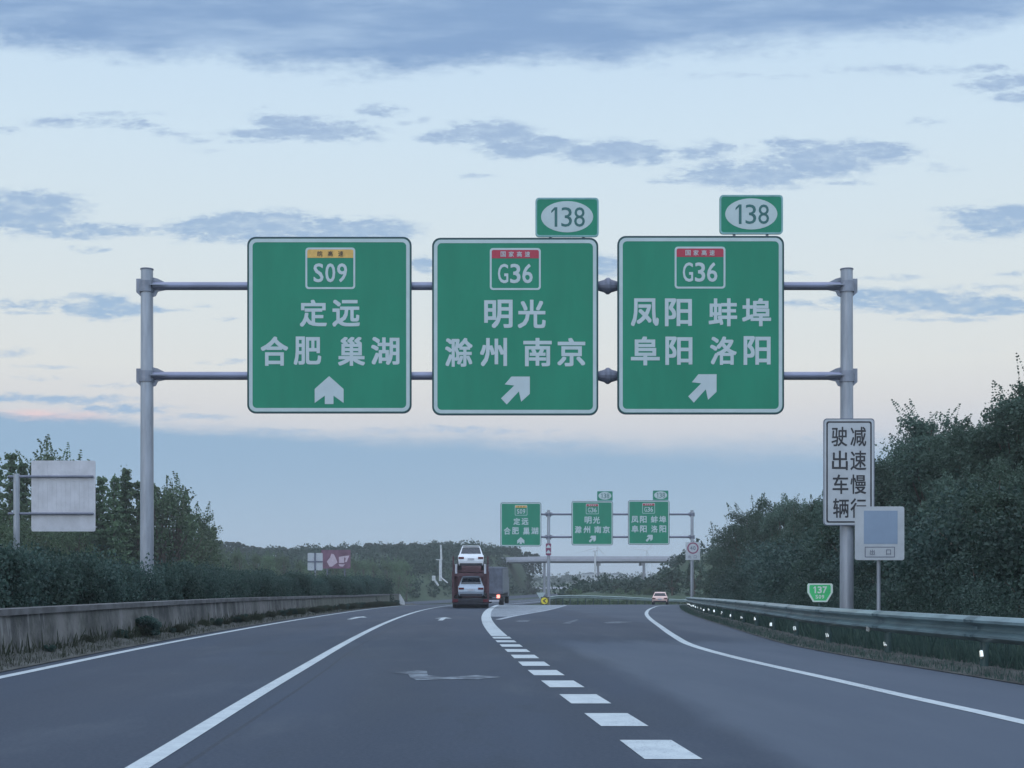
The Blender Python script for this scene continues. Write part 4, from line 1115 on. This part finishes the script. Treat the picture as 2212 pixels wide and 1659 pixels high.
# pale post with lamp head under the bridge, wind turbines beyond
d = 290.0
xq = P(1285.6, 0, d).x
t = Thing('lamp_mast', (xq, d, float(terrain(xq, d))), 'thin pale post standing in front of the overpass', 'mast')
mb = MB(); mb.tube([(xq, d, float(terrain(xq, d)) - .2), (xq, d, P(0, 1190, d).z)], [.27, .17], 10); t.part('pole', mb, M_WHITEC)
mb = MB(); mb.tube([(xq - .5, d, P(0, 1190, d).z), (xq + .5, d, P(0, 1189, d).z)], .10, 8); t.part('head', mb, M_ALU)
for u, v, d, ang in ((1290, 1183, 900.0, 15), (1397, 1190, 980.0, 40)):
    c = P(u, v, d)
    t = Thing('wind_turbine', (c.x, d, float(terrain(c.x, d))), ('faint wind turbine above the bridge between the two far G36 signs' if u < 1300 else 'faint wind turbine just below the right G36 sign of the far gantry'), 'wind turbine', 'wind turbines in the haze')
    mw = mat('turbine_white', (.62, .66, .70), .5)
    mb = MB(); mb.tube([(c.x, d, float(terrain(c.x, d)) - 1), (c.x, d, c.z)], [.75, .4], 10); t.part('tower', mb, mw)
    mb = MB(); mb.box((c.x, d, c.z + .2), (.9, 2.6, .9)); t.part('nacelle', mb, mw)
    for k in range(3):
        an = R(ang + 120 * k); e = Vector((math.sin(an), 0, math.cos(an)))
        mb = MB(); mb.tube([Vector((c.x, d - 1.6, c.z + .2)), Vector((c.x, d - 1.6, c.z + .2)) + e * 4, Vector((c.x, d - 1.6, c.z + .2)) + e * 15], [.28, .38, .08], 6); t.part('blade', mb, mw)
# hazy buildings under the bridge
for u0, u1, v0, v1, d, lb in ((1256, 1296, 1240, 1248, 820.0, 'hazy pale blue shed seen left of the thin post under the bridge'), (1312, 1346, 1241.5, 1248.5, 860.0, 'hazy low grey shed seen right of the thin post under the bridge')):
    a = P(u0, v1, d); c = P(u1, v0, d); g0 = float(terrain(a.x, d))
    t = Thing('shed', ((a.x + c.x) / 2, d, g0), lb, 'building', 'sheds under the bridge')
    mb = MB(); mb.box(((a.x + c.x) / 2, d + 5, (g0 - 1 + c.z) / 2), (c.x - a.x, 10, c.z - g0 + 1)); t.part('wall', mb, M_BOARD)
    mb = MB(); xm = (a.x + c.x) / 2; w = (c.x - a.x) / 2 + .4
    mb.prism_xz([(xm - w, c.z), (xm + w, c.z), (xm, c.z + 1.2)], d - .3, d + 10.3); t.part('roof', mb, M_TARP2)
    mb = MB()
    for k in range(4): mb.box((a.x + (k + .5) * (c.x - a.x) / 4, d - .02, c.z - 1.4), (1.0, .08, 1.0))
    t.part('windows', mb, M_GLASS)

# ------------------------------------------------------------------ foliage
nr = np.random.default_rng(11)
def leaves(cent, size, ar=.42, droop=.3):
    """rhombic leaf faces at the given centres"""
    n = len(cent)
    d = nr.normal(size=(n, 3)); d[:, 2] = d[:, 2] * .7 - droop; d /= np.linalg.norm(d, axis=1)[:, None]
    w = nr.normal(size=(n, 3)); w -= (w * d).sum(1)[:, None] * d; w /= np.linalg.norm(w, axis=1)[:, None]
    s = (size * nr.uniform(.6, 1.35, n))[:, None]
    a = cent - d * s * .5; b = cent + w * s * ar; c = cent + d * s * .5; e = cent - w * s * ar
    return np.stack([a, b, c, e], 1).reshape(-1, 3)
def leaf_mesh(name, V, m):
    me = bpy.data.meshes.new(name); n = len(V) // 4
    me.from_pydata(V.tolist(), [], [(4 * i, 4 * i + 1, 4 * i + 2, 4 * i + 3) for i in range(n)])
    me.materials.append(m); me.update()
    return me
def clumps(cs, per, rad, flat=.7):
    out_ = []
    for c in cs:
        k = int(per * nr.uniform(.6, 1.3)); r_ = rad * nr.uniform(.6, 1.25)
        q = nr.normal(size=(k, 3)); q /= np.linalg.norm(q, axis=1)[:, None]; q *= (nr.uniform(0, 1, k) ** .45)[:, None] * r_
        q[:, 2] *= flat; out_.append(c + q)
    return np.concatenate(out_)
def proto_broad(name, h, r, nc, label, cat, m, leaf=.27, sprigs=26, seed=0, dens=1.0):
    cs = []
    base = h * .16
    for _ in range(nc):
        v = nr.normal(size=3); v /= np.linalg.norm(v); k = nr.uniform(.35, 1) ** .6
        f = .72 + .3 * math.sin(3 * math.atan2(v[1], v[0]) + seed)
        cs.append([v[0] * r * k * f, v[1] * r * k * f, base + (h - base) * .5 + v[2] * (h - base) * .47 * k])
    cs = np.array(cs)
    low = nr.uniform(0, 1, (nc // 3, 3)); lw = np.stack([(low[:, 0] - .5) * 1.6 * r, (low[:, 1] - .5) * 1.6 * r, low[:, 2] * h * .35 + .2], 1)
    pts = clumps(np.concatenate([cs, lw]), int(85 * dens * (.27 / leaf) ** 1.7), .75)
    V = [leaves(pts, leaf)]
    tops = cs[np.argsort(-cs[:, 2])[:sprigs]]
    for c in tops:                                   # feathery shoots that break the outline
        d = np.array([nr.normal() * .5, nr.normal() * .5, 1.0]); d /= np.linalg.norm(d); L = nr.uniform(.7, 1.5)
        tt = np.linspace(.2, 1, 11)
        ax = c + d * L * tt[:, None] * 1.0
        side = nr.normal(size=3); side -= side.dot(d) * d; side /= np.linalg.norm(side)
        for sgn in (-1, 1):
            for sw in (side, np.cross(d, side)):
                V.append(leaves(ax + sgn * sw * (.24 * (1.1 - tt))[:, None], leaf * .85))
    V = np.concatenate(V)
    t = Thing(name, (0, 0, 0), label, cat)
    me = leaf_mesh('crown', V, m); o = bpy.data.objects.new('crown', me); COL.objects.link(o); o.parent = t.root
    mb = MB(); mb.tube([(0, 0, -.4), (.05, 0, h * .25), (-.05, .06, h * .55), (0, 0, h * .85)], [.16, .13, .08, .03], 8)
    for c in cs[::max(1, nc // 9)]: mb.tube([(0, 0, h * .2), (c[0] * .5, c[1] * .5, (h * .2 + c[2]) / 2 + .1), tuple(c)], [.07, .05, .02], 6)
    link('trunk', mb, M_BARK, t.root)
    return t.root
def proto_cone(name, h, r, label, cat, m, leaf=.22, tiers=17):
    pts = []
    for k in range(tiers):
        z = h * (.08 + .9 * k / (tiers - 1)); rr_ = r * (1 - k / tiers) ** .85 + .12
        for j in range(max(3, int(8 * rr_ / r) + 2)):
            an = nr.uniform(0, 6.28); L = rr_ * nr.uniform(.7, 1.15)
            n = 46; tt = nr.uniform(.1, 1, n)
            q = np.stack([np.cos(an) * L * tt, np.sin(an) * L * tt, z + .25 * tt * nr.uniform(-.6, 1.0) * L * .5 + 0 * tt], 1)
            pts.append(q + nr.normal(size=(n, 3)) * .15 * (1.2 - tt)[:, None])
    V = leaves(np.concatenate(pts), leaf, .38, .1)
    t = Thing(name, (0, 0, 0), label, cat)
    o = bpy.data.objects.new('crown', leaf_mesh('crown', V, m)); COL.objects.link(o); o.parent = t.root
    mb = MB(); mb.tube([(0, 0, -.4), (0, 0, h * .5), (0, 0, h * .99)], [.13, .08, .012], 7); link('trunk', mb, M_BARK, t.root)
    return t.root
def proto_shrub(name, h, r, label, cat, m, leaf=.15, nc=22):
    cs = np.stack([nr.uniform(-1, 1, nc) * r * .8, nr.uniform(-1, 1, nc) * r * .8, nr.uniform(.12, .85, nc) * h], 1)
    V = [leaves(clumps(cs, int(95 * (.15 / leaf) ** 1.8), r * .5), leaf)]
    for c in cs[:10]:
        tt = np.linspace(0, 1, 9); d = np.array([nr.normal() * .35, nr.normal() * .35, 1]); V.append(leaves(c + d * (tt * h * .35)[:, None], leaf))
    t = Thing(name, (0, 0, 0), label, cat)
    o = bpy.data.objects.new('foliage', leaf_mesh('foliage', np.concatenate(V), m)); COL.objects.link(o); o.parent = t.root
    mb = MB()
    for k in range(4): mb.tube([(0, 0, -.15), (nr.uniform(-.3, .3) * r, nr.uniform(-.3, .3) * r, h * .4), (nr.uniform(-.6, .6) * r, nr.uniform(-.6, .6) * r, h * .75)], [.03, .022, .008], 5)
    link('stems', mb, M_BARK, t.root)
    return t.root

used = set()
def place(protos, i, x, y, sc, label=None, group=None, zoff=-.1, sx=None):
    p = protos[i % len(protos)]
    z = float(terrain(x, y)) + zoff; rz = rnd.uniform(0, 6.28); s = (sx or sc, sx or sc, sc)
    if p.name not in used:
        used.add(p.name); p.location = (x, y, z); p.rotation_euler = (0, 0, rz); p.scale = s
        if label: p['label'] = label
        if group: p['group'] = group
        return p
    return dup(p, (x, y, z), rz, s, label, group)

# right-hand wood
LB = 'dense dark green broadleaf tree in the wood behind the right guard rail'
GB = 'trees in the wood behind the right rail'
broad = [proto_broad('broadleaf_tree', 7.0, 2.6, 40, LB, 'tree', M_LEAF_R, .12, seed=0), proto_broad('broadleaf_tree', 7.0, 2.2, 36, LB, 'tree', M_LEAF_R, .12, seed=2),
         proto_broad('broadleaf_tree', 7.0, 3.0, 46, LB, 'tree', M_LEAF_R, .12, seed=4)]
def tree_to(u, v, d, i, label=None, group=None, protos=None, hh=7.0, zoff=-.1, sx=None):
    """a tree standing at distance d whose top reaches picture height v"""
    x = (u - UC) * d / F; z = float(terrain(x, d)); top = H - (v - VC) * d / F
    return place(protos or broad, i, x, d, (top - z) / hh, label, group, zoff, sx)
SIL = [(1556, 1172, 150), (1572, 1150, 144), (1598, 1128, 132), (1614, 1090, 118), (1640, 1115, 122), (1664, 1072, 104), (1694, 1068, 100), (1720, 1078, 96), (1748, 1088, 90),
       (1785, 1075, 84), (1830, 1052, 80), (1868, 1010, 76), (1905, 968, 72), (1940, 985, 68), (1972, 930, 66), (2012, 872, 62), (2048, 928, 60), (2090, 905, 56), (2122, 900, 54),
       (2160, 870, 52), (2200, 845, 50), (2240, 822, 48), (2290, 800, 46), (2350, 760, 44), (2420, 760, 40)]
for i, (u, v, d) in enumerate(SIL):
    lb = {15: 'tall feathery-topped tree standing above its neighbours right of the white warning board', 3: 'slim leafy tree with pointed top at the left end of the right-hand wood',
          6: 'tree with twin feathery tops left of the white warning board', 21: 'tallest tree at the right edge, cut by the frame'}.get(i, LB)
    tree_to(u, v, d, i, lb, None if i in (15, 3, 6, 21) else GB)
for i in range(22):                                   # second and front ranks fill the slope
    d = 34 + i * 4.6; u_ = 0
    x = float(RG(d)) + rnd.uniform(5.2, 6.8)
    place(broad, i + 1, x, d, rnd.uniform(.45, .68), LB, GB)
for i in range(14):
    d = 60 + i * 7.0; x = float(RG(d)) + rnd.uniform(10, 16)
    place(broad, i, x, d, rnd.uniform(.75, .95), LB, GB)
# undergrowth along the right rail
LS = 'dark leafy shrub growing under the trees behind the right guard rail'
GS = 'shrubs behind the right guard rail'
shr = [proto_shrub('roadside_shrub', 1.7, 1.15, LS, 'shrub', M_LEAF_S, .065), proto_shrub('roadside_shrub', 1.5, 1.3, LS, 'shrub', M_LEAF_S, .065)]
d = 11.0; i = 0
while d < 140:
    for off in (1.25, 2.3, 3.5, 4.7, 6.2):
        x = float(RG(d)) + off + rnd.uniform(-.3, .3)
        sc = rnd.uniform(.22, .34) if off < 3 else rnd.uniform(.45, .65) if off < 4 else (rnd.uniform(.7, 1.0) if off < 5 else rnd.uniform(1.2, 1.8))
        place(shr, i, x, d + rnd.uniform(-.6, .6), sc * (1 + d * .003), LS, GS); i += 1
    d += 1.9 + d * .022
for d in np.arange(15, 46, 3.2):
    for off in (7.6, 10):
        place(broad, i, float(RG(d)) + off + rnd.uniform(-.6, .6), d, rnd.uniform(.42, .6), LB, GB); i += 1

# median hedge behind the barrier
LH = 'dark evergreen shrub in the median hedge behind the concrete wall'
GH = 'shrubs of the median hedge'
hed = [proto_shrub('hedge_shrub', 1.5, .95, LH, 'shrub', M_LEAF_S, .062, 24), proto_shrub('hedge_shrub', 1.45, 1.05, LH, 'shrub', M_LEAF_S, .062, 24), proto_shrub('hedge_shrub', 1.55, .9, LH, 'shrub', M_LEAF_S, .062, 24)]
d = 12.0; i = 0
while d < 134:
    for off in (-1.62, -2.5):
        if d > 120 and off < -2: continue
        hgt = float(np.interp(d, [12, 30, 45, 60, 80, 100, 120, 140, 172], [.80, .80, .78, .80, .85, .92, 1.1, 1.2, 1.1])) * rnd.uniform(.85, 1.12)
        place(hed, i, float(XB(min(d, 160))) + off + rnd.uniform(-.2, .2), d + rnd.uniform(-.3, .3), hgt * 1.36, LH, GH, .25, hgt * 1.05); i += 1
    d += 1.25 + d * .008

LT = 'small weed bush rooted at the foot of the concrete wall'
tuft = [proto_shrub('wall_bush', .7, .5, LT, 'bush', M_LEAF_S, .045, 16), proto_shrub('wall_bush', .6, .75, LT, 'bush', M_WEED, .045, 18)]
WB = [(30.0, .62)]
d = 15.0
while d < 130:
    WB.append((d, rnd.uniform(.16, .30) * (1 + max(0, d - 30) * .012))); d += rnd.uniform(.7, 3.0) * (1 if d > 30 else 1.4)
for i, (d, k) in enumerate(WB):
    place(tuft, i, float(XB(d)) + rnd.uniform(.12, .35), d, k, 'dark leafy bush at the foot of the wall, largest of the bushes there' if i == 0 else LT, None if i == 0 else 'bushes at the foot of the wall', .17)

# left wood beyond the opposite carriageway
LC = 'pointed young conifer in the wood left of the motorway'
GC = 'conifers in the left wood'
con = [proto_cone('conifer_tree', 8.0, 1.7, LC, 'tree', M_LEAF_L), proto_cone('conifer_tree', 8.0, 1.35, LC, 'tree', M_LEAF_L, tiers=20), proto_cone('conifer_tree', 8.0, 1.9, LC, 'tree', M_LEAF_L, tiers=14)]
LL = 'rounded bushy tree in the wood left of the motorway'
GL = 'bushy trees in the left wood'
lbr = [proto_broad('bushy_tree', 7.0, 2.4, 34, LL, 'tree', M_LEAF_L, .15, 24, 1, .42), proto_broad('bushy_tree', 7.0, 2.0, 26, LL, 'tree', M_LEAF_L, .15, 24, 3, .36)]
LSIL = [(-40, 1000, 105, 0), (-10, 985, 108, 0), (22, 980, 104, 0), (45, 1000, 110, 0), (92, 968, 112, 1), (128, 985, 114, 1), (160, 1010, 110, 0), (190, 1000, 112, 0), (222, 1030, 112, 0),
        (246, 1030, 110, 0), (272, 1012, 116, 0), (298, 1040, 112, 0), (332, 1050, 118, 0), (352, 1046, 116, 1), (384, 1040, 118, 1), (402, 1068, 122, 0), (420, 1100, 126, 1), (436, 1128, 130, 0), (459, 1137, 136, 0)]
for i, (u, v, d, k) in enumerate(LSIL):
    if k: tree_to(u, v, d, i, {13: 'open-crowned tree with airy branches right of the left gantry pole', 4: 'tree with rounded brown-green top above the large sign back'}.get(i, LL), None if i in (13, 4) else GL, lbr, 7.0)
    else: tree_to(u, v, d, i, {18: 'lone small conifer at the right end of the left wood'}.get(i, LC), None if i == 18 else GC, con, 8.0)
for i in range(26):
    u = -60 + i * 20 + rnd.uniform(-8, 8); d = 82 + i * 2.2
    vtop = np.interp(u, [-60, 200, 330, 430, 500], [1120, 1130, 1140, 1165, 1192]) + rnd.uniform(-12, 14)
    tree_to(u, vtop, d, i, LL, GL, lbr, 7.0, sx=None)
for i in range(22):
    u = 380 + i * 24 + rnd.uniform(-8, 8); d = 165 + i * 5
    vtop = np.interp(u, [380, 460, 600, 900], [1165, 1180, 1200, 1212]) + rnd.uniform(-5, 6)
    tree_to(u, vtop, d, i, LL, GL, lbr, 7.0)

# far ridge trees
def proto_far(name, h, r, label):
    n = 420; z = nr.uniform(.1, 1, n) ** .9
    rr_ = r * np.sqrt(np.clip(1 - (z - .35) ** 2 / .45, .02, 1)); an = nr.uniform(0, 6.28, n); k = nr.uniform(.2, 1, n) ** .5
    V = leaves(np.stack([np.cos(an) * rr_ * k, np.sin(an) * rr_ * k, z * h], 1), .55, .45)
    o = bpy.data.objects.new(name, leaf_mesh(name, V, M_WOOD)); COL.objects.link(o); tag(o, label, 'tree'); return o
LF = 'small dark tree on the skyline of the distant wooded ridge'
GF = 'trees along the distant ridge'
farp = [proto_far('ridge_tree', 5.0, 1.7, LF), proto_far('ridge_tree', 5.0, 1.3, LF), proto_far('ridge_tree', 5.0, 2.1, LF)]
RID = [(430, 1166), (500, 1172), (580, 1182), (660, 1184), (740, 1180), (800, 1176), (850, 1178), (900, 1178), (960, 1179), (1000, 1181), (1040, 1184), (1075, 1185), (1110, 1185), (1140, 1190), (1162, 1200)]
us = np.array([a for a, _ in RID]); vs_ = np.array([b_ for _, b_ in RID])
for i in range(64):
    u = 432 + i * 11.5 + rnd.uniform(-4, 4); d = 425 + rnd.uniform(-15, 25)
    if u > 1164: break
    v = float(np.interp(u, us, vs_)) + rnd.uniform(-3, 5)
    x = (u - UC) * d / F; z = float(terrain(x, d)); top = H - (v - VC) * d / F
    h = min(max(top - z, 2.2), 7.0)
    p = farp[i % 3]
    if i < 3: p.location = (x, d, top - h); p.scale = (1, 1, h / 5); p['group'] = GF
    else:
        o = p.copy(); COL.objects.link(o); o.location = (x, d, top - h); o.scale = (rnd.uniform(.8, 1.3),) * 2 + (h / 5,); o.rotation_euler = (0, 0, rnd.uniform(0, 6)); o['group'] = GF

# woodland that reads as one mass on the hills
def scatter(n, xr, yr, cond, hr_, leaf, per, seed):
    g_ = np.random.default_rng(seed); out_ = []
    x = g_.uniform(*xr, n); y = g_.uniform(*yr, n); k = cond(x, y); x, y = x[k], y[k]; z = terrain(x, y)
    for a, b_, c_ in zip(x, y, z):
        h = g_.uniform(*hr_); q = g_.normal(size=(per, 3)); q /= np.linalg.norm(q, axis=1)[:, None]; q *= g_.uniform(.3, 1, per)[:, None] ** .5
        out_.append(np.array([a, b_, c_ + h * .5]) + q * np.array([h * .45, h * .45, h * .5]))
    return leaves(np.concatenate(out_), leaf)
inroad = lambda x, y: (x > L1(y) - 22) & (x < L3(y) + 9)
V = [scatter(2600, (-150, 34), (225, 440), lambda x, y: ((~inroad(x, y)) | (terrain(x, y) > gz(y) + .15)) & (np.abs(y - 400) > 8), (1.6, 4.0), .55, 46, 1),
     scatter(900, (-25, 30), (320, 440), lambda x, y: (x < L1(y) - 16) & (np.abs(y - 400) > 5), (1.2, 3.0), .5, 44, 5),
     scatter(520, (20, 130), (214, 420), lambda x, y: (~inroad(x, y)) & (x > 26 + (y - 220) * .105) & (np.abs(y - 400) > 8), (1.4, 3.6), .5, 50, 2),
     scatter(500, (-60, 260), (640, 1300), lambda x, y: (x > 0), (2.5, 7.0), 1.6, 26, 3)]
me = leaf_mesh('woodland', np.concatenate(V), M_WOOD); o = bpy.data.objects.new('woodland', me); COL.objects.link(o)
tag(o, 'hazy green woodland covering the distant hillsides', 'woodland', None, 'stuff')
# island scrub between the ramp and the main road
LI = 'low green bush behind the curved rail between main road and ramp'
V = []
isl = [proto_shrub('island_shrub', 1.8, 1.5, LI, 'shrub', M_LEAF_L, .3, 18)]
for i in range(22):
    d = rnd.uniform(215, 285); u = rnd.uniform(1150, 1420); x = (u - UC) * d / F
    if L1(d) - 18 < x < L3(d) + 5: continue
    place(isl, i, x, d, rnd.uniform(.4, .7), LI, 'bushes on the gore island')
for d in np.arange(154, 185, 1.1):
    x = float(RL(d)); place(isl, int(d), x - .2, d + 1.2, rnd.uniform(.26, .40), LI, 'bushes on the gore island', .0)
LK = 'round dark tree left of the pink car behind the ramp'
isl2 = [proto_broad('island_tree', 7.0, 3.4, 30, LK, 'tree', M_LEAF_R, .4, 10, 1)]
for i, (u, v, d, lb) in enumerate([(1330, 1250, 235, 'round dark tree right of the thin pale post under the bridge'), (1452, 1232, 200, 'dark rounded tree just right of the pink car'), (1500, 1215, 205, 'dark tree below the speed limit board'), (1412, 1252, 225, 'low dark tree just left of the pink car')]):
    tree_to(u, v, d, i, lb, None, isl2, 7.0, sx=.9)

# weeds at the foot of the barrier and on the right verge
def blades(n, xf, yr, hr_, seed):
    g_ = np.random.default_rng(seed); y = yr[0] + (yr[1] - yr[0]) * g_.uniform(0, 1, n) ** 1.7
    x = xf(y, g_.uniform(0, 1, n)); z = gz(y) + .02; V_ = []
    h = g_.uniform(*hr_, n) * (.5 + g_.uniform(0, 1, n)); an = g_.uniform(0, 6.28, n); w = .004 + h * .022; ln_ = g_.normal(size=(n, 2)) * .25 * h[:, None]
    a = np.stack([x - np.cos(an) * w, y - np.sin(an) * w, z], 1); b_ = np.stack([x + np.cos(an) * w, y + np.sin(an) * w, z], 1)
    c_ = np.stack([x + ln_[:, 0] + np.cos(an) * w * .3, y + ln_[:, 1], z + h], 1); e = np.stack([x + ln_[:, 0] * .9 - np.cos(an) * w * .6, y + ln_[:, 1] * .9, z + h * .8], 1)
    return np.stack([a, b_, c_, e], 1).reshape(-1, 3)
V = np.concatenate([blades(16000, lambda y, r_: L1(y) - .35 + (XB(y) + .05 - L1(y) + .35) * r_ ** .8, (8, 135), (.03, .12), 5),
                    blades(7000, lambda y, r_: XB(y) + .08 + .2 * r_, (8, 135), (.08, .3), 6)])
o = bpy.data.objects.new('weeds', leaf_mesh('weeds', V, M_WEED)); COL.objects.link(o); tag(o, 'dry weeds along the foot of the concrete wall', 'weeds', None, 'stuff')
V = np.concatenate([blades(14000, lambda y, r_: L4(y) + 1.95 + .6 * r_, (8, 125), (.03, .09), 8), blades(30000, lambda y, r_: RG(y) + .18 + 1.1 * r_, (8, 125), (.10, .36), 9)])
o = bpy.data.objects.new('verge_grass', leaf_mesh('verge_grass', V, M_LEAF_S)); COL.objects.link(o); tag(o, 'dark grass under the right guard rail', 'grass', None, 'stuff')

# ------------------------------------------------------------------ haze
hm = bpy.data.materials.new('haze'); hm.use_nodes = True
t = NT(hm.node_tree); t.n.clear()
o_ = t.new('ShaderNodeOutputMaterial'); pv_ = t.new('ShaderNodeVolumePrincipled')
pv_.inputs['Color'].default_value = (.93, .97, 1.0, 1); pv_.inputs['Density'].default_value = .00045; pv_.inputs['Anisotropy'].default_value = .1
t.l.new(pv_.outputs[0], o_.inputs['Volume'])
mb = MB(); mb.box((0, 1560, 14), (4600, 3340, 48)); h = link('haze', mb, hm); h['kind'] = 'stuff'; h['label'] = 'thin bluish evening haze over the land'; h['category'] = 'haze'
